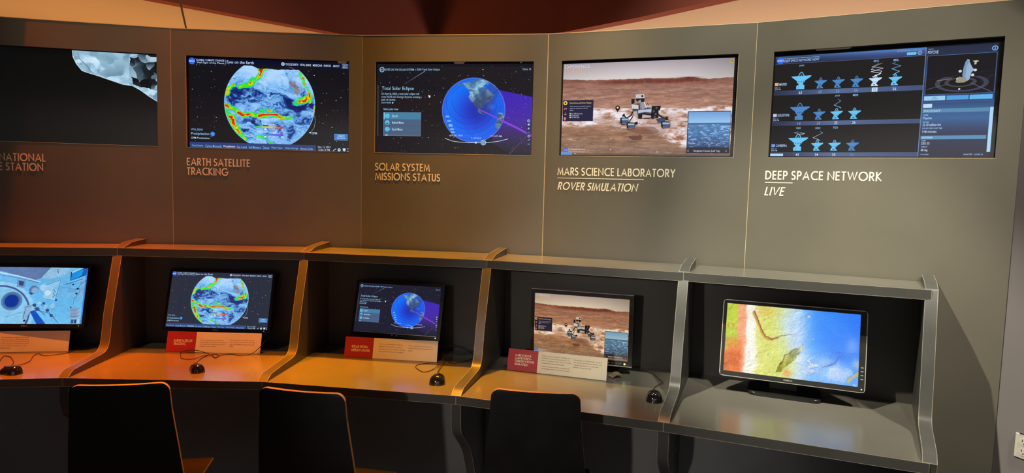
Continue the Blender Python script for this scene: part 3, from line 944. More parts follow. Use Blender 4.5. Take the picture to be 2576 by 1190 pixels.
    p.poly([(.449, .392), (.502, .390), (.502, .428), (.485, .432), (.48, .41), (.47, .41), (.462, .43), (.452, .405)], K)
    p.poly([(.470, .41), (.482, .405), (.482, .44), (.470, .44)], (150, 148, 152))
    p.poly([(.512, .47), (.545, .468), (.545, .478), (.514, .480)], (220, 218, 220))
    p.line([(.516, .468), (.522, .445), (.53, .468)], 3, K)
    # place pin
    p.disc(.3445, .488, .025, (18, 14, 16))
    p.poly([(.3315, .498), (.3575, .498), (.3445, .535)], (18, 14, 16))
    p.disc(.3445, .486, .011, (226, 212, 196))
    # interface
    p.text('EXPERIENCE', .008, .014, .164, .052, (206, 214, 228), 0)
    p.text('CURIOSITY', .008, .060, .164, .104, (222, 170, 140), .012)
    p.disc(.985, .031, .022, (120, 104, 60))
    p.disc(.985, .031, .020, (225, 205, 120), inner=.015)
    p.text('i', .983, .021, .987, .041, (235, 215, 140), .03)
    p.rect(.003, .397, .195, .627, (26, 27, 58), .96)
    p.disc(.019, .428, .022, (235, 208, 110), inner=.010)
    p.line([(.012, .497), (.018, .482), (.027, .486), (.022, .50)], 5, (214, 124, 130))
    p.poly([(.010, .557), (.019, .545), (.030, .557)], (214, 140, 140))
    p.line([(.022, .548), (.023, .528)], 3, (214, 140, 140))
    p.disc(.018, .596, .014, (226, 120, 110))
    p.poly([(.0105, .600), (.0255, .600), (.018, .624)], (226, 120, 110))
    p.text('Free Drive and Rover Replay', .047, .419, .183, .442, (232, 200, 120), .025)
    for k, (s, b) in enumerate((('Click anywhere to watch Curiosity in', .181), ('action, or choose from the list', .160), ('below.', .072))):
        p.text(s, .048, .459 + k * .020, b, .475 + k * .020, (190, 196, 222), .02)
    for k, (s, b) in enumerate((('Sol 123 Panorama', .129), ('Sol 552 Drill', .105), ('Sol 949 Selfie', .110))):
        p.rect(.047, .538 + k * .0205, .056, .552 + k * .0205, (232, 200, 140))
        p.text(s, .060, .537 + k * .0205, b, .553 + k * .0205, (200, 204, 226), .02)
    p.insignia(.032, .946, .022)
    p.text('Jet Propulsion Laboratory', .047, .928, .154, .950, (214, 220, 240), .03)
    p.text('California Institute of Technology', .047, .954, .154, .968, (200, 208, 230), .02)
    p.rect(0, .966, .07, 1, (112, 146, 206), .95)
    # navigation camera inset
    p.rect(.757, .535, .996, .972, (36, 34, 50))
    iu, iv = (UU - .761) / .233, (VV - .541) / .368
    msk = ((iu > 0) & (iu < 1) & (iv > 0) & (iv < 1)).astype(float)
    ic = ramp(iv + .0 * iu, [(0, (112, 158, 212)), (.30, (150, 196, 240)), (.33, (60, 90, 130)), (.38, (92, 138, 190)), (.6, (84, 128, 180)), (1, (54, 78, 118))])
    rk = warp(fbm(60, 90, 5, .65), (n_a - .5) * 90, (n_b - .5) * 14)
    ic = np.where((iv > .36)[..., None], ic * (1 + .9 * (rk - .5))[..., None] + (sstep(.56, .72, rk) * .22)[..., None], ic)
    p.blend(msk, ic)
    p.text('Navigation Camera (Left Top)', .798, .936, .945, .962, (214, 218, 236), .02)
    p.line([(.771, .936), (.764, .947), (.771, .958)], 3, (214, 160, 170))
    p.line([(.975, .936), (.982, .947), (.975, .958)], 3, (214, 130, 150))
    return p.image('red desert rover picture')

def picture_dishes():
    p = Picture((26, 24, 25))
    B, Wt = (92, 176, 232), (205, 228, 250)
    p.blend((VV < .072) * (UU < .705) * 1.0, ramp(VV / .072, [(0, (86, 134, 200)), (.5, (62, 82, 138)), (1, (50, 60, 100))]) * (.62 + .38 * sstep(.0, .62, UU))[..., None])
    p.line([(0, .074), (.705, .074)], 2, (96, 112, 150))
    p.insignia(.026, .040, .034)
    p.text('Jet Propulsion Laboratory | California Institute of Technology', .047, .016, .219, .030, (180, 205, 240), .02, shear=.25)
    p.text('DEEP SPACE NETWORK NOW', .045, .034, .219, .058, (160, 200, 240), .03, shear=.25)
    p.text('LAST UPDATED DEC 13 / 20:04 (UTC)', .577, .014, .684, .027, (160, 190, 230), .03)
    p.rect(.622, .036, .663, .060, (110, 190, 240))
    p.disc(.678, .046, .017, (150, 200, 245), inner=.012)
    p.text('i', .6765, .038, .6795, .054, (150, 200, 245), .03)
    for v0, v1 in ((.343, .388), (.652, .692), (.962, 1.0)):
        m = ((VV > v0) & (VV < v1) & (UU < .702)).astype(float)
        p.blend(m, ramp(UU, [(0, (42, 46, 72)), (.3, (84, 104, 146)), (.7, (66, 80, 118))]))
        p.line([(0, v0), (.702, v0)], 1.5, (110, 125, 160), .7)

    def dish(u, base, big, bright):
        c = {0: (74, 134, 196), 1: (104, 196, 244), 2: (200, 226, 250)}[bright]
        d = {0: (32, 52, 88), 1: (36, 84, 130), 2: (84, 110, 150)}[bright]
        h = .168 if big else .104
        hw = .050 if big else .030
        top = base - h
        rim = top + h * (.26 if big else .32)
        p.line([(u - hw * .30, rim), (u - hw * .13, top + h * .06), (u, top), (u + hw * .13, top + h * .06), (u + hw * .30, rim)], 5 if big else 4, c)
        p.line([(u, rim), (u, top + h * .16)], 4, c)
        p.poly([(u - hw, rim - .004), (u + hw, rim - .008), (u + hw * .95, rim + h * .03), (u + hw * .45, rim + h * .22), (u - hw * .45, rim + h * .24), (u - hw * .9, rim + h * .04)], c)
        p.poly([(u - hw * .42, rim + h * .22), (u + hw * .42, rim + h * .20), (u + hw * .36, rim + h * .32), (u + hw * .12, rim + h * .44), (u - hw * .22, rim + h * .44), (u - hw * .40, rim + h * .34)], c)
        for k in (-.22, .02, .24):
            p.poly([(u + hw * (k - .06), rim + h * .27), (u + hw * (k + .06), rim + h * .27), (u + hw * (k + .02), rim + h * .37)], d)
        if big:
            p.poly([(u - hw * .14, rim + h * .42), (u + hw * .14, rim + h * .42), (u + hw * .36, base - h * .22), (u + hw * .36, base), (u - hw * .44, base), (u - hw * .44, base - h * .20), (u - hw * .25, base - h * .25)], c)
            p.line([(u - hw * .2, base - h * .02), (u - hw * .2, base - h * .18)], 1.5, d)
        else:
            p.poly([(u - hw * .18, rim + h * .42), (u + hw * .10, rim + h * .42), (u + hw * .48, base - .004), (u + hw * .48, base), (u - hw * .62, base), (u - hw * .5, base - h * .26), (u - hw * .3, base - h * .30)], c)
            p.poly([(u - hw * .30, base - h * .08), (u - hw * .18, base - h * .22), (u + hw * .06, base - h * .10), (u - hw * .1, base - h * .06)], d)

    def zig(pts, c=(178, 214, 250)):
        p.line(pts, 4, c, 1, (.45, 1.0))

    for (u, big, b) in ((.135, 1, 1), (.232, 0, 0), (.317, 0, 0), (.403, 0, 0), (.489, 0, 2), (.578, 0, 1)):
        dish(u, .332, big, b)
    for (u, big, b) in ((.137, 1, 0), (.234, 0, 0), (.318, 0, 1), (.403, 0, 1)):
        dish(u, .637, big, b)
    for (u, big, b) in ((.138, 1, 1), (.234, 0, 1), (.318, 0, 1), (.404, 0, 0)):
        dish(u, .944, big, b)
    zig([(.50, .122), (.470, .150), (.520, .168), (.468, .195), (.512, .215), (.48, .24)], (225, 235, 250))
    zig([(.515, .118), (.48, .150), (.468, .175), (.515, .195), (.505, .225), (.475, .245)], (225, 235, 250))
    zig([(.575, .118), (.562, .128), (.598, .155), (.560, .178), (.594, .205), (.566, .235)], (130, 195, 245))
    zig([(.322, .445), (.335, .462), (.305, .500), (.330, .520), (.338, .530)], (150, 205, 250))
    zig([(.138, .755), (.118, .762), (.150, .785), (.168, .772), (.145, .765)])
    zig([(.245, .755), (.258, .768), (.212, .815), (.236, .832), (.245, .842)])
    for u, v, s in ((.134, .101, 'JUNO'), (.488, .098, 'PSYC'), (.577, .098, 'MSL'), (.318, .412, 'JWST'), (.403, .410, 'M20'), (.136, .717, 'VGR2'), (.233, .720, 'EURO'), (.318, .718, 'TGO')):
        p.text(s, u - .012, v - .010, u + .012, v + .010, (150, 195, 245), .04)
    for u, v, s, c in ((.135, .366, '63', Wt), (.232, .366, '65', (125, 160, 205)), (.317, .366, '53', (125, 160, 205)), (.403, .366, '54', (125, 160, 205)), (.578, .366, '56', Wt), (.137, .672, '14', (125, 160, 205)), (.234, .672, '24', (125, 160, 205)), (.318, .672, '25', Wt), (.403, .672, '26', Wt), (.138, .982, '43', Wt), (.234, .982, '34', Wt), (.318, .982, '35', Wt), (.404, .982, '36', (110, 135, 175))):
        p.text(s, u - .008, v - .014, u + .008, v + .014, c, .02)
    p.rect(.476, .346, .502, .386, (205, 226, 248))
    p.text('55', .482, .354, .496, .380, (110, 130, 165))
    for v, c, s, b in ((.275, (236, 170, 120), 'MADRID', .064), (.585, (196, 196, 230), 'GOLDSTONE', .086), (.891, (110, 150, 225), 'CANBERRA', .083)):
        p.rect(.003, v - .015, .022, v + .015, c)
        p.text(s, .026, v - .012, b, v + .014, (175, 205, 245), .04)
        p.text('DEC. 13', .004, v + .024, .030, v + .040, (160, 185, 225), .03)
        p.text('8:04 PM', .004, v + .044, .034, v + .058, (160, 185, 225), .03)
    p.rect(0, .972, .066, .998, (170, 215, 245))
    # right column
    p.blend((UU > .703) * 1.0, ramp(VV, [(0, (36, 42, 66)), (.45, (44, 58, 100)), (.55, (56, 92, 140)), (.65, (62, 100, 150)), (.78, (52, 58, 88)), (1, (50, 48, 62))]))
    p.line([(.704, 0), (.702, 1)], 4, (110, 140, 190))
    p.rect(.712, .080, .996, .432, (22, 20, 26))
    p.frame(.712, .080, .996, .432, 2.5, (84, 120, 175))
    p.text('TARGET', .712, .014, .736, .026, (150, 180, 225), .02)
    p.text('PSYCHE', .712, .034, .757, .062, (190, 215, 245), .03)
    p.disc(.986, .044, .022, (120, 175, 240), inner=.015)
    p.text('i', .984, .032, .988, .056, (150, 200, 250), .04)
    el = np.hypot((UU - .862) / .100, (VV - .340) / .070)
    p.blend(((np.abs(el - 1) < .10) & (VV > .28)) * .75, (74, 80, 104))
    el2 = np.hypot((UU - .858) / .058, (VV - .330) / .038)
    p.blend(((np.abs(el2 - 1) < .14)) * .6, (96, 96, 100))
    p.line([(.72, .385), (.80, .345)], 5, (84, 90, 104), .8)
    p.line([(.90, .34), (.985, .425)], 6, (84, 90, 120), .8)
    p.line([(.94, .335), (.985, .28)], 3, (62, 64, 78), .8)
    p.line([(.76, .31), (.82, .295)], 4, (150, 146, 110), .8)
    p.line([(.713, .30), (.80, .275), (.99, .235)], 1.5, (54, 52, 62), .8)
    p.line([(.884, .140), (.876, .19)], 10, (215, 228, 240))
    p.poly([(.880, .125), (.888, .15), (.902, .205), (.912, .226), (.900, .245), (.893, .31), (.882, .325), (.868, .31), (.863, .27), (.866, .20), (.872, .15)], (148, 176, 205))
    p.poly([(.880, .125), (.886, .15), (.878, .20), (.876, .28), (.884, .325), (.868, .31), (.863, .27), (.866, .20), (.872, .15)], (120, 150, 185))
    for u, v in ((.853, .232), (.914, .228), (.905, .27), (.846, .30)):
        p.disc(u, v, .012, (205, 215, 220))
    p.poly([(.836, .325), (.85, .28), (.868, .29), (.885, .32), (.872, .335), (.845, .335)], (150, 148, 120))
    p.poly([(.900, .145), (.918, .142), (.928, .150), (.918, .158), (.916, .178), (.908, .178), (.909, .158)], (196, 190, 160))
    p.disc(.855, .392, .008, (205, 215, 230))
    for a, b, c in ((.710, .800, (150, 205, 240)), (.805, .896, (78, 160, 225)), (.900, .992, (96, 180, 235))):
        p.rect(a, .446, b, .486, c)
    p.text('VIEW', .748, .452, .764, .463, (60, 90, 130))
    p.text('ANTENNA', .742, .468, .770, .479, (60, 90, 130))
    p.line([(.705, .505), (1, .500)], 2, (84, 110, 160))
    p.rect(.709, .516, .747, .551, (190, 222, 240))
    p.rect(.708, .562, .984, .597, (88, 138, 175))
    p.text('SPACECRAFT', .713, .572, .784, .591, (205, 228, 245), .02)
    p.rect(.708, .808, .980, .842, (88, 142, 182))
    p.text('ANTENNA', .713, .815, .760, .836, (205, 228, 245), .02)
    for s, v, b, h in (('NAME', .612, .733, .012), ('Psyche', .636, .750, .026), ('RANGE', .676, .738, .012), ('31.10 million km', .696, .790, .024), ('ROUND-TRIP LIGHT TIME', .734, .797, .013), ('3.46 minutes', .758, .774, .024), ('NAME', .848, .731, .012), ('DSS 55', .866, .748, .024), ('AZIMUTH', .904, .740, .012), ('68 deg', .928, .742, .028)):
        p.text(s, .713, v, b, v + h, (165, 205, 245) if h < .02 else (195, 222, 248), .03)
    p.text('+ more detail', .711, .972, .748, .986, (165, 200, 240), .02)
    p.text('about DSN', .894, .970, .930, .986, (165, 200, 240), .02)
    p.text('contact us', .938, .972, .972, .986, (165, 200, 240), .02)
    p.rect(.986, .560, 1.0, .958, (170, 212, 244))
    return p.image('antenna status picture')

def picture_foil():
    p = Picture((22, 21, 19))
    p.a[:] = ramp(VV, [(0, (10, 10, 10)), (.4, (12, 12, 12)), (1, (14, 14, 13))])
    m = Picture((0, 0, 0))
    edge = [(.525, 0), (.528, .07), (.545, .14), (.575, .21), (.60, .225), (.66, .255), (.72, .29), (.80, .335), (.855, .345), (.90, .39), (.95, .455), (1.0, .51), (1.0, 0)]
    m.poly(edge, (255, 255, 255))
    ms = m.a[..., 0]
    def facets(n_, u0, v0, u1, v1):
        su, sv = u0 + RNG.random(n_) * (u1 - u0), v0 + RNG.random(n_) * (v1 - v0)
        tone, gx_, gy_ = RNG.random(n_), (RNG.random(n_) - .5) * 9, (RNG.random(n_) - .5) * 12
        uu, vv = UU + (fbm(14, 9, 3) - .5) * .03, VV + (fbm(14, 9, 3) - .5) * .05
        best = np.full((PH, PW), 9.0)
        out = np.zeros((PH, PW))
        for k in range(n_):
            d_ = (((uu - su[k]) * ASP + (vv - sv[k])) * (.5 + RNG.random())) ** 2 + (((uu - su[k]) * ASP - (vv - sv[k])) * (.8 + RNG.random())) ** 2
            m_ = d_ < best
            best = np.where(m_, d_, best)
            out = np.where(m_, tone[k] + gx_[k] * (uu - su[k]) + gy_[k] * (vv - sv[k]), out)
        return out
    tone = facets(95, .50, -.05, 1.05, .55)
    tone = .55 * tone + .45 * warp(tone, (fbm(20, 14, 4) - .5) * 90, (fbm(20, 14, 4) - .5) * 70)
    p.blend(ms, ramp(tone, [(-.2, (104, 140, 162)), (.25, (138, 176, 200)), (.55, (160, 198, 222)), (.85, (186, 220, 240)), (1.3, (220, 240, 252))]))
    d = Picture((0, 0, 0))
    d.poly([(.845, .03), (.90, .0), (1.0, .0), (1.0, .385), (.93, .36), (.86, .335), (.845, .2)], (255, 255, 255))
    t2 = facets(40, .82, -.05, 1.05, .42)
    p.blend(jag(d.a[..., 0], 24) * ms, ramp(t2, [(0, (10, 13, 16)), (.45, (26, 34, 40)), (.6, (70, 92, 106)), (.85, (140, 172, 190)), (1.2, (200, 226, 240))]))
    p.rect(.955, .02, .998, .07, (176, 204, 220))
    p.line(edge[:-1], 5, (205, 232, 244), .9)
    p.line([(.55, .06), (.60, .15), (.62, .20)], 4, (56, 84, 104), .8)
    p.line([(.545, .04), (.58, .14)], 3, (220, 238, 248), .8)
    return p.image('crinkled foil corner picture')

def picture_cabin():
    p = Picture((120, 190, 235))
    n = fbm(5, 4, 4)
    p.a[:] = ramp(VV * .5 + n * .5 + (UU < .6) * .05, [(.2, (128, 190, 232)), (.5, (104, 186, 240)), (.8, (112, 196, 246))])
    D, M, S = (24, 50, 92), (70, 104, 158), (186, 222, 248)
    p.poly([(0, 0), (.66, 0), (.585, .19), (.52, .24), (.40, .15), (.2, .06), (0, .05)], (98, 126, 176))
    p.poly([(.66, 0), (.83, 0), (.80, .12), (.68, .2), (.585, .19)], (150, 200, 236))
    p.line([(.66, 0), (.585, .19)], 3, M)
    p.line([(0, .05), (.2, .09), (.40, .165), (.58, .255)], 16, S)
    p.line([(0, .09), (.2, .13), (.40, .20), (.57, .27)], 5, (66, 78, 132))
    # round hatch on the left
    for r, c in ((.56, (150, 206, 242)), (.50, (64, 96, 150)), (.47, (138, 202, 242))):
        p.disc(.25, .82, r, c)
    for r, c in ((.165, (92, 130, 176)), (.135, (66, 104, 158)), (.11, (18, 52, 150))):
        p.disc(.355, .60, r, c)
    p.line([(.33, .88), (.395, .83), (.45, .80)], 4, M)
    p.poly([(.38, .22), (.455, .24), (.45, .36), (.38, .35)], (110, 146, 196))
    p.poly([(.395, .24), (.44, .255), (.435, .33), (.40, .32)], (52, 72, 120))
    p.disc(.535, .40, .075, (92, 122, 168))
    p.disc(.545, .41, .052, (138, 176, 214))
    p.poly([(.50, .44), (.54, .46), (.525, .49), (.50, .47)], (40, 78, 160))
    p.disc(.62, .36, .055, (176, 210, 236))
    p.poly([(.645, .31), (.765, .22), (.735, .59), (.625, .55)], (142, 202, 240))
    p.line([(.645, .31), (.765, .22), (.735, .59), (.625, .55)], 3, (44, 74, 118))
    p.disc(.665, .45, .052, (196, 220, 232))
    for k in range(5):
        p.disc(.715 + .012 * (k % 2), .40 + k * .03, .011, (84, 110, 150))
    p.disc(.745, .58, .022, (40, 96, 170))
    for u, v in ((.725, .04), (.73, .065), (.735, .09)):
        p.disc(u, v, .008, (36, 52, 86))
    # laptop and cables on the right
    p.poly([(.845, .08), (.955, .0), (.995, .0), (.985, .13), (.85, .235)], (26, 60, 108))
    p.poly([(.855, .10), (.955, .02), (.950, .14), (.857, .22)], (30, 150, 235))
    p.poly([(.855, .07), (.93, .01), (.955, .01), (.857, .10)], (170, 212, 240))
    p.poly([(.955, .02), (.99, .01), (.985, .12), (.955, .14)], (28, 96, 190))
    p.line([(.815, .295), (.86, .27), (.955, .20)], 6, (46, 62, 110))
    p.line([(1, .22), (.955, .27), (.93, .35), (.95, .40), (.94, .46), (.905, .55), (.90, .65)], 4, (40, 62, 108))
    p.line([(.78, .35), (.90, .375), (.985, .385)], 3, (70, 90, 140))
    p.line([(.84, .42), (.87, .44), (.92, .39), (.86, .40), (.84, .42)], 3, (60, 84, 130))
    p.disc(.925, .375, .018, D)
    p.disc(.92, .46, .018, D)
    p.disc(.88, .30, .014, D)
    p.disc(.965, .42, .022, (206, 140, 178), .8)
    p.disc(.955, .27, .022, (176, 120, 160), .7)
    p.disc(.885, .71, .012, D)
    # clutter along the lower middle
    p.poly([(.525, .78), (.57, .755), (.68, 1.0), (.60, 1.0)], (22, 84, 190))
    p.poly([(.47, .70), (.52, .66), (.545, .72), (.50, .92), (.47, .92)], (140, 180, 214))
    p.line([(.475, .90), (.49, .70), (.54, .68)], 6, (66, 92, 138))
    p.disc(.49, .945, .02, D)
    for pts in ([(.54, .66), (.60, .74), (.66, .84)], [(.62, .66), (.70, .80), (.79, .98)], [(.56, .72), (.62, .78), (.68, .80), (.75, .88)]):
        p.line(pts, 7, (74, 98, 146))
    for u, v, r in ((.56, .67, .03), (.59, .74, .035), (.64, .64, .024), (.68, .76, .028), (.72, .85, .026)):
        p.disc(u, v, r, (58, 78, 124))
    for u, v, r in ((.60, .63, .03), (.66, .70, .035), (.72, .68, .04)):
        p.disc(u, v, r, (150, 202, 238))
    p.a = p.a * (1 + .16 * (jag(fbm(40, 30, 3), 20) - .5) + .10 * (fbm(6, 5, 3) - .5))[..., None]
    p.a = jag(p.a, 6, 34)
    # small printed text card
    p.rect(.885, .715, .97, .905, (150, 186, 220))
    for k in range(9):
        p.line([(.888, .725 + k * .0205), (.966 - .012 * (k % 3), .725 + k * .0205)], 4, (40, 58, 104))
    p.rect(.90, .92, .925, .99, (60, 90, 146))
    p.rect(.93, .92, .95, .99, (36, 62, 116))
    p.rect(.955, .92, .975, .99, (170, 206, 238))
    p.rect(.985, 0, 1, 1, (36, 60, 190), .5)
    return p.image('station cabin picture')

def picture_relief():
    n1, n2 = fbm(5, 3, 5, .5), fbm(9, 6, 6, .6)
    h = fbm(9, 6, 6, .6)
    hw = warp(h, (n1 - .5) * 160, (n2 - .5) * 120)
    # elevation: hot colours on the left, blue on the right
    e = UU * 1.0 + .05 * (n1 - .5) + .04 * (hw - .5)
    e = e - .10 * np.exp(-((UU - .50) / .14) ** 2 - ((VV - .80) / .20) ** 2) + .05 * np.exp(-((UU - .46) / .08) ** 2 - ((VV - .2) / .16) ** 2)
    e = e - .22 * sstep(.62, .95, UU) * sstep(.62, 1.0, VV + .2 * (n1 - .5)) + .06 * sstep(.62, .40, VV) * sstep(.5, .7, UU)
    col = ramp(e, [(0, (186, 204, 52)), (.07, (196, 208, 70)), (.10, (244, 166, 120)), (.145, (246, 170, 136)), (.165, (246, 244, 232)), (.215, (248, 248, 234)), (.25, (226, 226, 130)), (.33, (216, 222, 112)), (.43, (210, 222, 150)), (.50, (206, 226, 216)), (.57, (170, 208, 248)), (.64, (96, 172, 252)), (.80, (54, 140, 250)), (1.1, (34, 116, 246))])
    p = Picture((0, 0, 0))
    p.a = col
    # lower left red ground
    p.blend(sstep(.50, .60, VV + .25 * (n2 - .5)) * sstep(.15, .10, UU + .04 * (n1 - .5)) * .95, ramp(n2, [(.3, (196, 84, 34)), (.6, (232, 122, 62)), (.75, (206, 176, 52))]))
    p.blend(.75 * np.exp(-((UU - .49) / .03) ** 2 - ((VV - .93) / .05) ** 2), (238, 140, 60))
    p.blend(.6 * np.exp(-((UU - .30) / .08) ** 2 - ((VV - .06) / .10) ** 2), (226, 186, 90))
    p.blend(.75 * sstep(.62, .8, UU) * sstep(.62, .85, VV + .3 * (n1 - .5)) * sstep(.44, .54, hw), (178, 204, 248))
    p.blend(.8 * np.exp(-((UU - .84) / .07) ** 2 - ((VV - .62) / .10) ** 2) * sstep(.42, .55, n2), (48, 110, 240))
    p.blend(.7 * np.exp(-((UU - .95) / .05) ** 2 - ((VV - .45) / .12) ** 2), (128, 168, 248))
    p.blend(.7 * np.exp(-((UU - .99) / .035) ** 2 - ((VV - .70) / .07) ** 2), (206, 206, 190))
    # valley and gorge
    cut = [(.211, .10), (.235, .20), (.254, .27), (.285, .39), (.31, .45), (.36, .475), (.40, .44)]
    d2 = jag(seg_dist(cut), 26)
    p.blend(sstep(.034, .006, d2) * .9, ramp(hw, [(.35, (196, 120, 44)), (.6, (226, 170, 84))]))
    p.blend(sstep(.012, .003, jag(seg_dist([(u + .006, v - .012) for u, v in cut]), 26)) * .75, (112, 78, 46))
    p.blend(sstep(.009, .002, jag(seg_dist([(.36, .475), (.40, .44), (.419, .41), (.46, .40), (.524, .366), (.57, .31), (.595, .237)]), 22)) * .75, (116, 112, 120))
    g = Picture((0, 0, 0))
    g.poly([(.60, .50), (.555, .57), (.52, .60), (.495, .65), (.465, .68), (.455, .76), (.43, .82), (.405, .95), (.44, .94), (.47, .86), (.52, .76), (.565, .64), (.60, .55)], (255, 255, 255))
    gm = jag(g.a[..., 0], 44, 24)
    p.blend(gm * .8, ramp(hw + .35 * (n2 - .5), [(.36, (120, 112, 20)), (.5, (172, 166, 46)), (.64, (212, 206, 92))]))
    p.blend(sstep(.016, .004, jag(seg_dist([(.595, .50), (.56, .57), (.52, .60), (.50, .65), (.47, .68), (.455, .76), (.43, .82)]), 30)) * .6, (86, 80, 30))
    # craters
    for u, v, r in ((.665, .402, .016), (.621, .074, .034), (.578, .125, .018), (.30, .20, .013), (.34, .70, .012), (.255, .74, .010), (.71, .30, .007), (.60, .18, .010)):
        p.disc(u, v, r, (110, 132, 176), .55)
        p.disc(u + r * .25, v + r * .5, r * .62, (200, 216, 240), .7)
    ringd = jag(np.abs(np.hypot((UU - .038) * ASP, VV - .328) - .040), 14)
    p.blend(sstep(.014, .003, ringd) * (VV < .35) * .9, (226, 128, 62))
    pale = np.exp(-((UU - .80) / .17) ** 2 - ((VV - .84) / .20) ** 2) + .8 * np.exp(-((UU - .57) / .07) ** 2 - ((VV - .42) / .40) ** 2)
    p.blend(np.clip(pale * (.55 + .9 * (hw - .35)), 0, .85), (200, 220, 250))
    # wispy streaks at the top right
    for k in range(9):
        p.line([(.70 + k * .022, .04 + .012 * k), (.76 + k * .022, .20 + .012 * k), (.84 + k * .012, .33)], 2, (120, 186, 252), .45)
    # hill shading of the relief itself (it is part of the map image)
    gy, gx = np.gradient(hw * 1.0)
    sh = np.clip(1 + (gx + gy) * 5.5 * (1 - .6 * sstep(.6, .7, UU) * (VV < .55)), .72, 1.2)
    p.a = p.a * sh[..., None]
    tiny = fbm(70, 45, 3, .6)
    p.a = p.a * (1 + .12 * (tiny - .5) * (UU < .62))[..., None]
    p.blend(sstep(.030, .008, jag(seg_dist([(1.0, .80), (.97, .86), (.95, .90), (.935, .95)]), 36)) * .75, (214, 186, 96))
    p.blend(sstep(.016, .004, jag(seg_dist([(.76, .78), (.80, .755), (.837, .70), (.85, .66)]), 40)) * .65, (84, 108, 176))
    # cratered hills in the lower middle
    hill = sstep(.53, .60, warp(fbm(34, 22, 4, .6), (n1 - .5) * 80, (n2 - .5) * 60)) * np.exp(-((UU - .655) / .075) ** 2 - ((VV - .80) / .10) ** 2)
    p.blend(np.clip(hill * 1.3, 0, .9), (228, 238, 252))
    p.blend(np.clip(np.roll(hill, 5, 0) * 1.2 - hill, 0, .6), (92, 118, 170))
    return p.image('coloured relief map picture')

PIC = {'foil': picture_foil(), 'earth': picture_earth(), 'eclipse': picture_eclipse(), 'mars': picture_mars(), 'dishes': picture_dishes(), 'cabin': picture_cabin(), 'relief': picture_relief()}

def screen_mat(name, key, gain=1.0, offset=(0, 0, 0), gamma=1.0, rough=0.14):
    m = bpy.data.materials.new(name)
    m.use_nodes = True
    nt = m.node_tree
    b = nt.nodes['Principled BSDF']
    b.inputs['Base Color'].default_value = (0.008, 0.008, 0.009, 1)
    b.inputs['Roughness'].default_value = rough
    b.inputs['Specular IOR Level'].default_value = 0.5
    t = nt.nodes.new('ShaderNodeTexImage')
    t.image = PIC[key]
    t.extension = 'EXTEND'
    tc = nt.nodes.new('ShaderNodeTexCoord')
    nt.links.new(tc.outputs['UV'], t.inputs['Vector'])
    g = nt.nodes.new('ShaderNodeGamma')
    g.inputs[1].default_value = gamma
    nt.links.new(t.outputs['Color'], g.inputs[0])
    v = nt.nodes.new('ShaderNodeVectorMath')
    v.operation = 'MULTIPLY_ADD'
    gg = gain if isinstance(gain, tuple) else (gain,) * 3
    v.inputs[1].default_value = gg
    v.inputs[2].default_value = offset
    nt.links.new(g.outputs[0], v.inputs[0])
    nt.links.new(v.outputs[0], b.inputs['Emission Color'])
    b.inputs['Emission Strength'].default_value = 1.0
    return m

def screen_mesh(name, w, h, y, mat, cx=0.0, cz=0.0):
    """a lit screen facing -y"""
    me = bpy.data.meshes.new(name)
    t = 0.0015
    x0, x1, z0, z1 = cx - w / 2, cx + w / 2, cz - h / 2, cz + h / 2
    me.from_pydata([(x0, y, z0), (x1, y, z0), (x1, y, z1), (x0, y, z1)], [], [(0, 1, 2, 3)])
    uv = me.uv_layers.new(name='picture')
    for k, c in enumerate(((0, 0), (1, 0), (1, 1), (0, 1))):
        uv.data[k].uv = c
    me.materials.append(mat)
    me.update()
    return me

# ------------------------------------------------------------------ the setting: floor, walls, soffit, coffer
bm = bmesh.new(); box(bm, -5.5, 5.0, -4.7, 6.6, -0.05, 0.0)
structure(bm_obj('floor', bm, M_FLOOR))
bm = bmesh.new(); box(bm, -5.5, 5.0, -4.8, -4.65, 0.0, 5.8)
structure(bm_obj('wall_rear', bm, M_BLACKCEIL))
bm = bmesh.new(); box(bm, -5.4, 4.9, -4.65, -4.60, 0.0, 2.7)
structure(bm_obj('wall_rear_lower', bm, M_REARWALL))
bm = bmesh.new(); box(bm, -5.6, -5.5, -4.8, 6.6, 0.0, 5.8)
structure(bm_obj('wall_left', bm, M_BLACKCEIL))
bm = bmesh.new(); box(bm, -5.6, 5.1, 6.6, 6.7, 0.0, 5.8)
structure(bm_obj('wall_far', bm, M_CEIL))
bm = bmesh.new(); box(bm, -5.6, 5.1, -4.8, 6.7, 5.8, 5.9)
structure(bm_obj('ceiling_upper', bm, M_BLACKCEIL))

# light grey wall running from the last panel towards the viewer on the right
d = Vector((math.cos(math.radians(-70)), math.sin(math.radians(-70))))
nrm = Vector((-d.y, d.x))
a = P[5] + Vector((0.004, 0.004))
bm = bmesh.new()
prism(bm, [a, a + d * 3.2, a + d * 3.2 + nrm * 0.12, a + nrm * 0.12], 0.0, 2.65)
structure(bm_obj('wall_right', bm, M_GREYWALL))

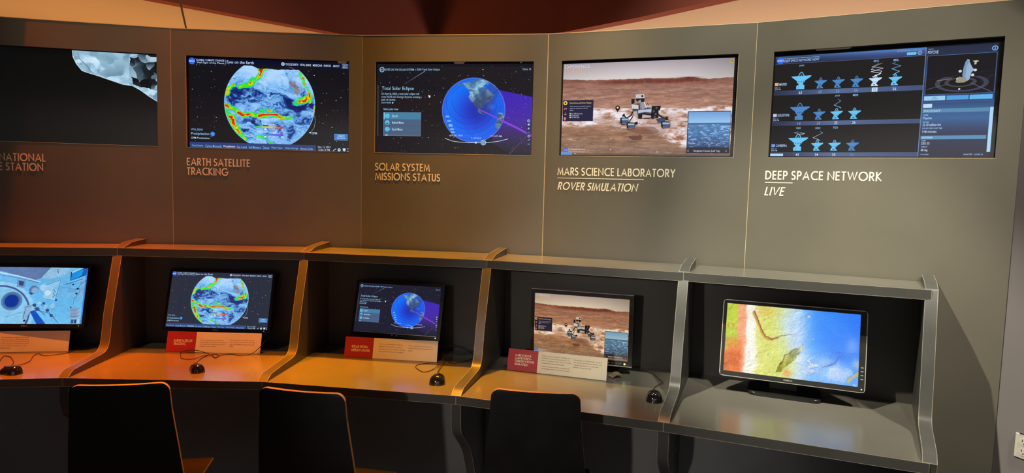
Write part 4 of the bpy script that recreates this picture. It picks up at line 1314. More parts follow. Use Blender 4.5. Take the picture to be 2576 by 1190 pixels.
# curved partition of flat laminate panels, each with a cut-out for its screen
OPEN_X, OPEN_W, OPEN_Z0, OPEN_Z1 = [0.0772, 0.0774, 0.0735, 0.0725, 0.0778], 0.858, 1.8075, 2.2928
PT = 0.012
for i in range(5):
    A, B = P[i], P[i + 1]
    L = (B - A).length
    ox = (L - 0.0703 - OPEN_W) if i == 0 else OPEN_X[i]
    if i == 0:
        OPEN_X[0] = ox
    L2 = L + (0.0 if i < 4 else 0.0)
    bm = bmesh.new()
    box(bm, 0, ox, 0, PT, 0, WALL_TOP)
    box(bm, ox + OPEN_W, L2, 0, PT, 0, WALL_TOP)
    box(bm, ox, ox + OPEN_W, 0, PT, 0, OPEN_Z0)
    box(bm, ox, ox + OPEN_W, 0, PT, OPEN_Z1, WALL_TOP)
    o = structure(bm_obj('wall_panel', bm, M_WALL))
    o.location = (A.x, A.y, 0)
    o.rotation_euler = (0, 0, math.atan2(B.y - A.y, B.x - A.x))
    # raw pale edges: top, cut-out sill, right-hand seam
    bm = bmesh.new()
    box(bm, 0, L2, -0.0008, PT, WALL_TOP, WALL_TOP + 0.003)
    sw = (0.0016, 0.0010, 0.0034, 0.0022, 0.0)[i]
    if sw:
        box(bm, L2 - sw, L2, -0.0008, 0.0, 0.0, WALL_TOP)
    e = 0.0016
    box(bm, ox - e, ox + OPEN_W + e, -0.0006, PT, OPEN_Z0 - e, OPEN_Z0)
    if i in (1, 2):
        box(bm, ox - e, ox, -0.0006, PT, OPEN_Z0, OPEN_Z1)
    if i == 3:
        box(bm, ox + OPEN_W, ox + OPEN_W + e, -0.0006, PT, OPEN_Z0, OPEN_Z1)
    w = bm_obj('edge_banding', bm, M_EDGE, o)
    w['label'] = 'pale raw edge of the laminate panel'
# the partition carries on to the left, out of frame
bm = bmesh.new()
a0 = Vector((math.cos(0.36), math.sin(0.36)))
box(bm, -1.6, 0, 0, PT, 0, WALL_TOP)
o = structure(bm_obj('wall_panel', bm, M_WALL))
o.location = (P[0].x, P[0].y, 0)
o.rotation_euler = (0, 0, 0.36)

# soffit with a raised coffer behind and above the partition
SZ = 2.65
rim = [(-5.5, 0.62), (-2.036, 3.721), (-1.645, 4.07), (-1.285, 4.369), (-0.62, 4.95), (0.318, 4.209), (0.697, 3.84), (1.041, 3.448), (4.2, -0.15)]
vs, fs = [], []
for x, y in rim:
    vs += [(x, y, SZ), (x, 6.6, SZ), (x, y, SZ + 0.1), (x, 6.6, SZ + 0.1)]
for k in range(len(rim) - 1):
    a, b = 4 * k, 4 * k + 4
    fs += [(a, a + 1, b + 1, b), (a + 2, b + 2, b + 3, a + 3)]
structure(put('ceiling', mesh_from('ceiling', vs, fs, M_CEIL)))
for nm, pts in (('wall_upper_left', rim[:5]), ('wall_upper_right', rim[4:])):
    bm = bmesh.new()
    for p, q in zip(pts, pts[1:]):
        p, q = Vector(p), Vector(q)
        n = Vector((-(q - p).y, (q - p).x)).normalized() * 0.08
        prism(bm, [p, q, q + n, p + n], SZ - 0.001, 5.8)
    structure(bm_obj(nm, bm, M_MAROON))
bm = bmesh.new()
p, q = Vector((-1.90, 3.66)), Vector((-2.36, 4.66))
n = Vector((-(q - p).y, (q - p).x)).normalized() * 0.005
prism(bm, [p - n, q - n, q + n, p + n], SZ - 0.002, SZ + 0.001)
structure(bm_obj('trim_1', bm, M_BLACKMATT), 'dark joint between two soffit boards')

# ------------------------------------------------------------------ wall screens
TV_MARGIN = [(.0, .010, .0, .0), (.010, .016, .002, .0), (.004, .020, .004, .0), (.008, .030, .019, .012), (.008, .045, .018, .014)]
TV_LABEL = ['dark wall screen with a crinkled silver foil corner at its top right',
            'wall screen showing a cloudy globe with green and red rain bands',
            'wall screen showing a blue globe with a purple eclipse shadow cone',
            'wall screen showing a six wheeled rover on a rusty desert',
            'wall screen showing rows of blue dish antennas and a spacecraft column']
SCREEN = [screen_mat('foil picture screen', 'foil'), screen_mat('rain globe screen', 'earth'), screen_mat('eclipse screen', 'eclipse'),
          screen_mat('rover screen', 'mars'), screen_mat('dish antenna screen', 'dishes')]
for i in range(5):
    A, B = P[i], P[i + 1]
    t = (B - A).normalized()
    n = Vector((-t.y, t.x))
    ang = math.atan2(t.y, t.x)
    c = A + t * (OPEN_X[i] + OPEN_W / 2)
    H = OPEN_Z1 - OPEN_Z0
    root = thing('wall_screen', TV_LABEL[i], 'screen', (c.x, c.y, OPEN_Z0), (0, 0, ang), 'screens set into the curved wall')
    ml, mt, mr, mb = TV_MARGIN[i]
    x0, x1 = -OPEN_W / 2 + ml * OPEN_W, OPEN_W / 2 - mr * OPEN_W
    z0, z1 = mb * H, H - mt * H
    ex = 0.016
    X0, X1, Z0, Z1 = -OPEN_W / 2 - ex, OPEN_W / 2 + ex, -ex, H + ex
    bm = bmesh.new()
    box(bm, X0, X1, 0.0165, 0.065, Z0, Z1)
    bevel(bm, 0.004, 2)
    bm_obj('housing', bm, M_BLACKMATT, root)
    bm = bmesh.new()
    box(bm, X0, x0, 0.0132, 0.0165, Z0, Z1)
    box(bm, x1, X1, 0.0132, 0.0165, Z0, Z1)
    box(bm, x0, x1, 0.0132, 0.0165, Z0, z0)
    box(bm, x0, x1, 0.0132, 0.0165, z1, Z1)
    bm_obj('bezel', bm, M_GLOSS, root)
    put('screen', screen_mesh('screen', x1 - x0, z1 - z0, 0.0158, SCREEN[i], (x0 + x1) / 2, (z0 + z1) / 2), root)
    light_leaks = {1: [(.925, .988, .013)], 2: [(.50, .572, .011), (.912, .932, .008)], 4: [(.20, .37, .007)]}.get(i, [])  # cream strips painted in for light leaking through the gap above
    for u0, u1, hh in light_leaks:
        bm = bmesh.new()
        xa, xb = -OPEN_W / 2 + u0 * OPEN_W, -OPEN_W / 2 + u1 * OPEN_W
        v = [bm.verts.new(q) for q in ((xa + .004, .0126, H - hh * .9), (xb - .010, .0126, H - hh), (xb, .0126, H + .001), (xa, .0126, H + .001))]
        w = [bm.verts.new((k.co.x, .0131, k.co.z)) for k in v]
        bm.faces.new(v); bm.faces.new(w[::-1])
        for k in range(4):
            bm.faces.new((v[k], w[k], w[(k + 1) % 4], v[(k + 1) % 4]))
        bm_obj('light_leak_strip', bm, M_LEAK, root, label='cream strip standing in for light leaking above the screen')

# ------------------------------------------------------------------ raised headings below the screens
def heading(i, label, rows, rule=None):
    A, B = P[i], P[i + 1]
    t = (B - A).normalized()
    root = thing('wall_heading', label, 'sign lettering', (A.x, A.y, 1.70), (0, 0, math.atan2(t.y, t.x)), 'headings below the wall screens')
    for k, (txt, x0, x1, top, slant) in enumerate(rows):
        bm = bmesh.new()
        stroke_text(bm, txt, x0, x1, top - 1.70, 0.0405, 0.152, slant, 0.0012, -0.0002)
        bm_obj('title' if k == 0 or not rule else 'subtitle', bm, M_LETTER, root)
    if rule:
        bm = bmesh.new()
        box(bm, rule[0], rule[1], -0.0014, -0.0002, rule[2] - 1.70 - 0.0016, rule[2] - 1.70 + 0.0016)
        bm_obj('rule_line', bm, M_LETTER, root)

heading(0, 'cream heading INTERNATIONAL SPACE STATION cut off at the left edge', [('INTERNATIONAL', .072, .3955, 1.7475, 0), ('SPACE STATION', .072, .3835, 1.6985, 0)])
heading(1, 'orange-lit heading EARTH SATELLITE TRACKING under the rain globe screen', [('EARTH SATELLITE', .0755, .4085, 1.7505, 0), ('TRACKING', .0755, .290, 1.700, 0)])
heading(2, 'cream heading SOLAR SYSTEM MISSIONS STATUS under the eclipse screen', [('SOLAR SYSTEM', .0775, .3835, 1.7505, 0), ('MISSIONS STATUS', .0775, .4415, 1.6985, 0)])
heading(3, 'cream heading MARS SCIENCE LABORATORY ROVER SIMULATION under the rover screen', [('MARS SCIENCE LABORATORY', .0685, .665, 1.7475, 0), ('ROVER SIMULATION', .071, .481, 1.6715, .20)], (.0695, .5135, 1.6925))
heading(4, 'cream heading DEEP SPACE NETWORK LIVE under the dish antenna screen', [('DEEP SPACE NETWORK', .070, .5425, 1.7465, 0), ('LIVE', .070, .153, 1.6715, .20)], (.070, .189, 1.6915))

# ------------------------------------------------------------------ the row of carrel desks
desk = thing('carrel_desk', 'long dark grey carrel desk with raised dividers along the curved wall', 'desk', (F[3].x, F[3].y, 0))
OFF = Vector((F[3].x, F[3].y))

def W2(p):
    return (p[0] - OFF.x, p[1] - OFF.y)

prof = [(0.0, 0.7505), (0.022, 0.7655), (0.045, 0.776)] + [(0.15, 0.7835), (0.245, 0.789)]
prof += [(0.270, 0.7925), (0.287, 0.799), (0.300, 0.809), (0.310, 0.824), (0.319, 0.850), (0.329, 0.895), (0.345, 0.968)]
prof += [(0.446, 1.278), (0.452, 1.285), (0.526, 1.304)]
for i in range(6):
    d = Vector((math.sin(TH[i]), math.cos(TH[i])))
    s = Vector((d.y, -d.x))
    R = REAR[i] - 0.002
    outline = prof + [(min(R, 0.741), 1.304 + (R - 0.526) * 0.056), (R, 0.0), (0.32, 0.0), (0.285, 0.15), (0.241, 0.301), (0.205, 0.375), (0.174, 0.432), (0.135, 0.477), (0.096, 0.512), (0.055, 0.548), (0.022, 0.580), (0.009, 0.612), (0.006, 0.66), (0.006, 0.711)]
    bm = bmesh.new()
    lo, hi = [], []
    for r, z in outline:
        p = F[i] + d * r
        lo.append(bm.verts.new((*W2(p - s * DW / 2), z)))
        hi.append(bm.verts.new((*W2(p + s * DW / 2), z)))
    bm.faces.new(lo)
    bm.faces.new(hi[::-1])
    n = len(outline)
    for k in range(n):
        bm.faces.new((lo[k], hi[k], hi[(k + 1) % n], lo[(k + 1) % n]))
    bmesh.ops.recalc_face_normals(bm, faces=bm.faces)
    for e in bm.edges:
        e.smooth = len(e.link_faces) == 2 and e.calc_face_angle(3.0) < 0.5
    bm_obj('divider', bm, M_FASCIA, desk, True)

for i in range(5):
    T, N, yaw = bay_axes(i)
    r0, r1 = rad_pt(i, REAR[i] - 0.004), rad_pt(i + 1, REAR[i + 1] - 0.004)
    bm = bmesh.new()
    prism(bm, [W2(q) for q in (F[i], F[i + 1], r1, r0)], 0.712, DESK, 1)
    bm_obj('worktop', bm, [M_DESK, M_FASCIA], desk)
    a, b = rad_pt(i, 0.436), rad_pt(i + 1, 0.436)
    bm = bmesh.new()
    prism(bm, [W2(q) for q in (a, b, r1, r0)], 1.243, 1.283, 1)
    bm_obj('top_shelf', bm, [M_DESK, M_FASCIA], desk)
    back = (r1 - r0).normalized()
    bn = Vector((-back.y, back.x))
    bm = bmesh.new()
    prism(bm, [W2(q) for q in (r0 - bn * .012, r1 - bn * .012, r1, r0)], DESK, 1.243)
    bm_obj('back_panel', bm, M_BACK, desk)
    a, b = rad_pt(i, 0.40), rad_pt(i + 1, 0.40)
    bm = bmesh.new()
    prism(bm, [W2(q) for q in (a, b, b + N * .018, a + N * .018)], 0.0, 0.712)
    bm_obj('kick_panel', bm, M_DARK, desk)

# ------------------------------------------------------------------ monitors
def rounded_slab(bm, w, h, y0, y1, r, seg=5, mat=0):
    pts = []
    for cx, cz, a0 in ((w / 2 - r, h / 2 - r, 0), (-w / 2 + r, h / 2 - r, 90), (-w / 2 + r, -h / 2 + r, 180), (w / 2 - r, -h / 2 + r, 270)):
        for k in range(seg + 1):
            t = math.radians(a0 + 90 * k / seg)
            pts.append((cx + r * math.cos(t), cz + r * math.sin(t)))
    f = [bm.verts.new((x, y0, z)) for x, z in pts]
    b = [bm.verts.new((x, y1, z)) for x, z in pts]
    fa = bm.faces.new(f); fb = bm.faces.new(b[::-1])
    fa.material_index = fb.material_index = mat
    n = len(pts)
    for k in range(n):
        q = bm.faces.new((f[k], b[k], b[(k + 1) % n], f[(k + 1) % n]))
        q.material_index = mat
    return pts

def frame_ring(bm, w, h, r, ix0, ix1, iz0, iz1, y0, y1, seg=5):
    """rounded outer frame with a rectangular window"""
    out = []
    inn = []
    for cx, cz, a0, q in ((w / 2 - r, h / 2 - r, 0, (ix1, iz1)), (-w / 2 + r, h / 2 - r, 90, (ix0, iz1)), (-w / 2 + r, -h / 2 + r, 180, (ix0, iz0)), (w / 2 - r, -h / 2 + r, 270, (ix1, iz0))):
        for k in range(seg + 1):
            t = math.radians(a0 + 90 * k / seg)
            out.append((cx + r * math.cos(t), cz + r * math.sin(t)))
            inn.append(q)
    n = len(out)
    of = [bm.verts.new((x, y0, z)) for x, z in out]
    ob = [bm.verts.new((x, y1, z)) for x, z in out]
    cf = {}
    def iv(q, y):
        if (q, y) not in cf:
            cf[(q, y)] = bm.verts.new((q[0], y, q[1]))
        return cf[(q, y)]
    for k in range(n):
        j = (k + 1) % n
        a, b = iv(inn[k], y0), iv(inn[j], y0)
        bm.faces.new((of[k], of[j], a) if a is b else (of[k], of[j], b, a))
        bm.faces.new((of[k], ob[k], ob[j], of[j]))
        if a is not b:
            bm.faces.new((a, b, iv(inn[j], y1), iv(inn[k], y1)))

def monitor(i, t, r, zc, sw, sh, yaw, tilt, smat, label, borders, corner, stand, mark=None, rim=None, led=None, extra=None):
    """screen centre at bay position t, r and height zc; local -y faces the viewer"""
    T, N, by = bay_axes(i)
    c = bay_pt(i, t, r, zc)
    root = thing('computer_monitor', label, 'monitor', (c.x, c.y, DESK), (0, 0, by + yaw), 'monitors in the desk bays')
    bl, bt, br, bb = borders
    W, H = sw + bl + br, sh + bt + bb
    # tilted head: built about the screen centre, baked into the part's own transform
    M = Matrix.Translation((0, 0, zc - DESK)) @ Matrix.Rotation(-tilt, 4, 'X')
    ox, oz = (br - bl) / 2, (bt - bb) / 2
    S = Matrix.Translation((ox, 0, oz))
    def head(name, bm, mats, parent=root, smooth=False, lab=None):
        o = bm_obj(name, bm, mats, parent, smooth, lab)
        return o
    bm = bmesh.new()
    rounded_slab(bm, W, H, 0.004, 0.030, corner)
    rounded_slab(bm, W * .72, H * .66, 0.030, 0.046, 0.03)
    bm.transform(M @ S)
    head('housing', bm, M_BLACKMATT)
    bm = bmesh.new()
    frame_ring(bm, W, H, corner, -sw / 2 - ox, sw / 2 - ox, -sh / 2 - oz, sh / 2 - oz, -0.004, 0.006)
    bm.transform(M @ S)
    bez = head('bezel', bm, M_BLACK if rim is None else M_BLACKMATT)
    if rim:
        bm = bmesh.new()
        frame_ring(bm, W + .006, H + .006, corner + .003, -W / 2 + .0005, W / 2 - .0005, -H / 2 + .0005, H / 2 - .0005, -0.003, 0.02)
        bm.transform(M @ S)
        head('rim', bm, M_SILVER, lab='thin silver rim around the bezel')
    o = put('screen', screen_mesh('screen', sw, sh, -0.0015, smat), root)
    o.data.transform(M)
    if mark:
        bm = bmesh.new()
        txt, mw, mh = mark
        flat_text(bm, txt, -mw / 2, mw / 2, -sh / 2 - bb / 2 - mh / 2, -sh / 2 - bb / 2 + mh / 2, -0.0042, 0.02)
        bm.transform(M)
        bm_obj('brand_mark', bm, M_SILVER, bez)
    if led:
        u, vv, colr, st, rr = led
        bm = bmesh.new()
        bmesh.ops.create_uvsphere(bm, u_segments=12, v_segments=8, radius=rr)
        bm.transform(M @ Matrix.Translation((u, -0.004, vv)) @ Matrix.Scale(.5, 4, (0, 1, 0)))
        bm_obj('power_light', bm, lit('power light ' + label[:12], colr, st), bez, True)
    if extra:
        extra(bez, M, sw, sh, W, H, ox, oz)
    # stand: neck and foot
    nb = 0.042 + 0.0
    hz = zc - DESK
    if stand == 'wide':
        bm = bmesh.new()
        rounded_slab(bm, 0.30, 0.19, -0.008, 0.008, 0.035, 6)
        bm.transform(Matrix.Translation((-0.012, 0.066, 0.008)) @ Matrix.Rotation(math.radians(90), 4, 'X'))
        bevel(bm, 0.003, 1)
        bm_obj('base', bm, M_BLACK, root)
        bm = bmesh.new()
        box(bm, -0.075, 0.045, 0.062, 0.092, 0.012, hz - 0.02)
        bevel(bm, 0.006, 2)
        bm_obj('neck', bm, M_BLACKMATT, root)
    else:
        bm = bmesh.new()
        rounded_slab(bm, 0.22, 0.09, -0.006, 0.006, 0.035, 6)
        bm.transform(Matrix.Translation((0, 0.050, 0.006)) @ Matrix.Rotation(math.radians(90), 4, 'X'))
        bm_obj('base', bm, M_BLACK, root)
        bm = bmesh.new()
        box(bm, -0.035, 0.035, 0.048, 0.072, 0.008, hz - 0.01)
        bevel(bm, 0.006, 2)
        bm_obj('neck', bm, M_BLACKMATT, root)
    return root

S2_ = screen_mat('rain globe monitor screen', 'earth', (.95, .98, .95), (.020, .024, .040))
S3_ = screen_mat('eclipse monitor screen', 'eclipse', (.95, .95, 1.0), (.006, .006, .018))
S4_ = screen_mat('rover monitor screen', 'mars', (.98, .86, .62), (.004, .002, .001))
S5_ = screen_mat('relief map monitor screen', 'relief', 1.0)
S1_ = screen_mat('station cabin monitor screen', 'cabin', 0.95)

def buttons5(bez, M, sw, sh, W, H, ox, oz):
    for k in range(4):
        bm = bmesh.new()
        box(bm, -.005, .005, -.0055, -.0035, -.0015, .0015)
        bm.transform(M @ Matrix.Translation((sw / 2 + .013, 0, -sh / 2 + .032 + k * .016)))
        bm_obj('button', bm, M_SILVER, bez)

def buttons4(bez, M, sw, sh, W, H, ox, oz):
    for k in range(4):
        bm = bmesh.new()
        bmesh.ops.create_uvsphere(bm, u_segments=10, v_segments=6, radius=.0024)
        bm.transform(M @ Matrix.Translation((sw / 2 - .034 - k * .019, -.0042, -sh / 2 - .013)))
        bm_obj('button', bm, M_SILVER, bez)
    bm = bmesh.new()
    box(bm, -W / 2, W / 2, -.0052, .02, -H / 2 - .0035, -H / 2)
    bm.transform(M @ Matrix.Translation((ox, 0, oz)))
    bm_obj('trim_strip', bm, M_SILVER, bez, label='silver strip along the bottom edge')
    bm = bmesh.new()
    box(bm, -W / 2, W / 2, -.0052, .02, H / 2, H / 2 + .002)
    bm.transform(M @ Matrix.Translation((ox, 0, oz)))
    bm_obj('trim_strip', bm, M_SILVER, bez, label='silver strip along the top edge')

def strip3(bez, M, sw, sh, W, H, ox, oz):
    bm = bmesh.new()
    box(bm, -sw / 2, sw / 2, -.007, -.003, -sh / 2 - .005, -sh / 2 - .0015)
    bm.transform(M)
    bm_obj('trim_strip', bm, M_SILVER, bez, label='shiny strip below the screen')
    for x in (-.012, .014):
        bm = bmesh.new()
        bmesh.ops.create_uvsphere(bm, u_segments=10, v_segments=6, radius=.0045)
        bm.transform(M @ Matrix.Translation((x, -.004, -sh / 2 - .012)))
        bm_obj('badge', bm, M_SILVER, bez)

SC_ = 0.935
def zz(z):
    return 0.75 + (z - 0.75) * SC_

monitor(0, .503 * SC_, .56 * SC_, zz(1.0465), .573 * SC_, .307 * SC_, -.06, .27, S1_, 'black monitor showing a pale blue station cabin, at the left edge', (.014, .014, .014, .020), .012, 'slim', ('DELL', .030, .006), led=(.255, -.153, (.9, .9, 1), 1.0, .0016))
monitor(1, .472 * SC_, .61 * SC_, zz(1.020), .581 * SC_, .312 * SC_, -.06, .27, S2_, 'black monitor showing the cloudy rain globe between orange-lit dividers', (.014, .014, .014, .020), .012, 'slim', ('DELL', .030, .006), led=(.255, -.153, (.9, .9, 1), 1.0, .0016))
monitor(2, .457 * SC_, .62 * SC_, zz(1.007), .486 * SC_, .269 * SC_, -.054, .297, S3_, 'black monitor showing the blue eclipse globe', (.014, .016, .018, .024), .006, 'slim', None, led=(.222, -.137, (.1, .2, 1.0), 6.0, .0035), extra=strip3)
monitor(3, .449 * SC_, .62 * SC_, zz(0.982), .499 * SC_, .325 * SC_, 0.0, -.03, S4_, 'squarer black monitor with green power light showing the rover', (.018, .020, .021, .024), .004, 'slim', None, led=(.220, -.166, (.35, 1.0, .08), 5.0, .0045), extra=buttons4)
monitor(4, .487 * SC_, .57 * SC_, zz(1.011), .571 * SC_, .321 * SC_, -.014, .19, S5_, 'silver rimmed monitor showing a yellow and blue relief map', (.014, .014, .024, .020), .014, 'wide', ('DELL', .036, .006), rim=True, led=(.280, -.159, (1, 1, 1), 1.2, .0028), extra=buttons5)

# ------------------------------------------------------------------ card placards leaning at the screens
def placard(i, t, r, label, title, cols, w=.4845, h=.1038, tilt=.265, yaw=0.0, red=.31, title_box=None):
    T, N, by = bay_axes(i)
    c = bay_pt(i, t, r)
    root = thing('info_placard', label, 'placard', (c.x, c.y, DESK), (0, 0, by + yaw), 'red and cream placards on the desk')
    M = Matrix.Rotation(-tilt, 4, 'X') @ Matrix.Translation((0, 0, .0012))
    xr = -w / 2 + w * red
    bm = bmesh.new()
    box(bm, xr, w / 2, 0, .004, 0, h)
    bm.transform(M)
    bm_obj('text_panel', bm, M_CREAM, root, label='cream panel with small print')
    bm = bmesh.new()
    box(bm, -w / 2, xr, 0, .004, 0, h)
    bm.transform(M)
    bm_obj('title_panel', bm, M_RED, root, label='crimson panel with the title')
    # easel strut behind
    bm = bmesh.new()
    vs = [bm.verts.new(p) for p in ((-.05, .006 + .085 * math.sin(tilt), .085 * math.cos(tilt)), (.05, .006 + .085 * math.sin(tilt), .085 * math.cos(tilt)), (.06, .040, 0.0006), (-.06, .040, 0.0006))]
    bm.faces.new(vs)
    bmesh.ops.solidify(bm, geom=bm.faces[:], thickness=.002)
    bm_obj('easel_strut', bm, M_CREAM, root)
    bm = bmesh.new()
    for txt, x0, x1, top, cap in title:
        stroke_text(bm, txt, -w / 2 + x0 * w, -w / 2 + x1 * w, top * h, cap * h, .20, 0, .0004, -.0001, .20, .36)
    bm.transform(M)
    bm_obj('title_lettering', bm, M_LETTER, root)
    bm = bmesh.new()
    for txt, x0, x1, z, hh in cols:
        flat_text(bm, txt, -w / 2 + x0 * w, -w / 2 + x1 * w, (z - hh / 2) * h, (z + hh / 2) * h, -.0001, 0.0)
    bm.transform(M)
    bm_obj('small_print', bm, M_INK, root)
    return root

placard(0, .672 * 1.0 - .2423, .462, 'orange-lit placard at the left edge, its red title end out of frame', [('INTERNATIONAL', .06, .27, .74, .10), ('SPACE STATION', .06, .27, .58, .10)],
        [('Click and drag the mouse to turn the ISS', .36, .62, .70, .062), ('Move the mouse to the left side of the', .36, .615, .60, .062), ('screen, and choose menu options from the', .36, .62, .50, .062), ('list that appears. Find information about', .36, .62, .40, .062), ('each module by clicking it on the', .36, .60, .30, .062), ('model itself.', .36, .45, .20, .062)])
placard(1, .4525, .456, 'bright orange-lit placard titled EARTH SATELLITE TRACKING', [('EARTH SATELLITE', .075, .272, .615, .125), ('TRACKING', .075, .20, .46, .125)],
        [('Currently the globe shows the latest sea', .355, .60, .60, .06), ('surface height, carbon dioxide, rainfall, and', .355, .635, .50, .06), ('temperature from satellites as well as the', .355, .625, .40, .06), ('position of each mission.', .355, .53, .30, .06), ('Click Real Time to see where they are', .67, .925, .63, .06), ('now or choose a spacecraft from the Vitals', .67, .935, .53, .06), ('menu. Click Mission to return to the main', .67, .93, .43, .06), ('screen.', .67, .71, .33, .06)], yaw=-.02)
placard(2, .4267, .470, 'placard titled SOLAR SYSTEM MISSION STATUS in front of the eclipse monitor', [('SOLAR SYSTEM', .075, .25, .60, .125), ('MISSION STATUS', .075, .272, .43, .125)],
        [('Click on the spacecraft or planet to', .37, .625, .72, .062), ('explore the past missions, currently', .37, .615, .60, .062), ('underway missions throughout the solar', .37, .65, .48, .062), ('system. Select destinations, or timelines.', .37, .64, .36, .062), ('Click on Eyes on the Solar System or', .69, .945, .70, .062), ('Menus at the top to identify the move', .69, .95, .585, .062), ('is next.', .69, .735, .47, .062)], yaw=.03)
placard(3, .3305, .447, 'placard titled MARS SCIENCE LABORATORY in front of the rover monitor', [('MARS SCIENCE', .075, .24, .775, .105), ('LABORATORY-', .075, .246, .64, .105), ('CURIOSITY ROVER', .075, .272, .505, .105), ('SIMULATION', .075, .212, .365, .105)],
        [('Click on the landscape for readings, and', .35, .635, .80, .062), ("let NASA's Curiosity rover show you real", .35, .63, .695, .062), ('Martian images and data. Check the menu', .35, .65, .59, .062), ('on the left for more interactive fun.', .35, .58, .485, .062), ('Curiosity was sent to Mars equipped with', .35, .635, .33, .062), ('cutting-edge scientific instruments to study', .35, .635, .225, .062), ('the geology and environment, surface', .67, .945, .76, .062), ('and analyze and discover whether our', .67, .945, .65, .062), ('neighboring planet is, or ever was,', .67, .92, .54, .062), ('capable of supporting life.', .67, .85, .435, .062)])

# ------------------------------------------------------------------ computer mice and their cables
def mouse(i, t, r, rot, label, length, width, cable, cable_r=.0017):
    T, N, by = bay_axes(i)
    c = bay_pt(i, t, r)
    root = thing('computer_mouse', label, 'mouse', (c.x, c.y, DESK), (0, 0, by + rot), 'computer mice on the desk')
    hgt = length * .36
    def surf(u, v):
        """u across -1..1, v along -1 (tail, near palm) .. 1 (nose)"""
        wv = width / 2 * (1 - .10 * v) * math.sqrt(max(0.0, 1 - abs(v) ** 3.2)) * (1 - .12 * math.exp(-((v - .1) / .35) ** 2))
        h = hgt * (1 - .30 * v - .16 * v * v) * max(0.0, 1 - abs(v) ** 5) ** .6
        return Vector((u * wv, v * length / 2, max(.001, h * max(0.0, 1 - abs(u) ** 2.6) ** .5)))
    def shell(name, u0, u1, v0, v1, mat, lift=0.0, nu=14, nv=18, parent=root):
        bm = bmesh.new()
        g = []
        for a in range(nv + 1):
            v = v0 + (v1 - v0) * a / nv
            row = []
            for b in range(nu + 1):
                u = u0 + (u1 - u0) * b / nu
                q = surf(math.sin(u * math.pi / 2), math.sin(v * math.pi / 2))
                q.z += lift
                row.append(bm.verts.new(q))
            g.append(row)
        for a in range(nv):
            for b in range(nu):
                try:
                    bm.faces.new((g[a][b], g[a][b + 1], g[a + 1][b + 1], g[a + 1][b]))
                except ValueError:
                    pass
        bmesh.ops.remove_doubles(bm, verts=bm.verts[:], dist=1e-5)
        return bm_obj(name, bm, mat, parent, True)
    shell('body', -1, 1, -1, .98, M_GLOSS)
    shell('button', -.78, -.06, .12, .86, M_GLOSS, .0009)
    shell('button', .06, .78, .12, .86, M_GLOSS, .0009)
    bm = bmesh.new()
    bmesh.ops.create_cone(bm, cap_ends=True, segments=16, radius1=.009, radius2=.009, depth=.006)
    bm.transform(Matrix.Translation((0, length * .24, surf(0, .48).z - .004)) @ Matrix.Rotation(math.radians(90), 4, 'Y'))
    bm_obj('scroll_wheel', bm, M_BLACKMATT, root, True)
    # cable, given in bay coordinates t, r, height above the desk
    bm = bmesh.new()
    rot_ = Matrix.Rotation(-(by + rot), 4, 'Z')
    nose = Vector((0, length * .47, .010))
    pts = [nose]
    for q in cable:
        wpt = bay_pt(i, q[0], q[1], DESK + (q[2] if len(q) > 2 else .0022))
        pts.append(rot_ @ (wpt - Vector((c.x, c.y, DESK))))
    tube(bm, catmull(pts, 6), cable_r, 6)
    bm_obj('cable', bm, M_CABLE, root, True, label='thin dark cable')
    return root

mouse(0, .618, .085, math.radians(72), 'black mouse lying sideways at the far left desk bay', .100, .060,
      [(.50, .15), (.47, .24), (.451, .307), (.423, .385), (.46, .37), (.485, .335), (.529, .271), (.56, .20, .004), (.590, .225, .004), (.589, .287), (.556, .38), (.558, .42), (.60, .385), (.640, .395), (.684, .430), (.690, .49), (.67, .56)])
mouse(1, .519, .140, math.radians(38), 'black mouse in the orange bay below the rain globe monitor', .098, .062,
      [(.458, .27), (.447, .34), (.449, .395), (.470, .425), (.503, .409), (.502, .37), (.453, .415, .005), (.381, .450, .012), (.33, .455, .012), (.296, .445), (.318, .40), (.354, .339), (.409, .328), (.44, .376, .006), (.475, .40, .004), (.509, .357), (.515, .41), (.556, .433), (.61, .414), (.66, .440, .006), (.702, .46, .045), (.705, .50, .060)])
mouse(2, .757, .164, math.radians(8), 'black mouse beside the divider right of the eclipse monitor', .112, .074,
      [(.722, .30, .006), (.714, .385, .010), (.712, .443, .020), (.700, .462, .010), (.639, .450), (.595, .416), (.590, .374), (.618, .330), (.650, .300), (.68, .33), (.70, .415, .012), (.706, .49, .03), (.713, .514, .02), (.731, .487, .004), (.761, .477), (.79, .506), (.815, .538), (.83, .58)])
mouse(3, .805, .262, math.radians(4), 'glossy black mouse beside the divider right of the rover monitor', .112, .072,
      [(.792, .392), (.799, .440), (.822, .495, .006), (.825, .511, .010), (.809, .546, .006), (.79, .602), (.76, .65), (.70, .68)])

# loose lead running behind the eclipse monitor
bm = bmesh.new()
c0 = bay_pt(2, .78, .60)
pts = [bay_pt(2, *q) - c0 for q in ((.60, .66, DESK + .05), (.70, .655, DESK + .045), (.77, .65, DESK + .03), (.815, .64, DESK + .012), (.835, .60, DESK + .004))]
tube(bm, catmull(pts, 6), .0028, 6)
o = bm_obj('power_lead', bm, M_BLACKMATT, None, True)
o.location = c0
tag(o, 'black power lead curving along the desk behind the eclipse monitor', 'cable')

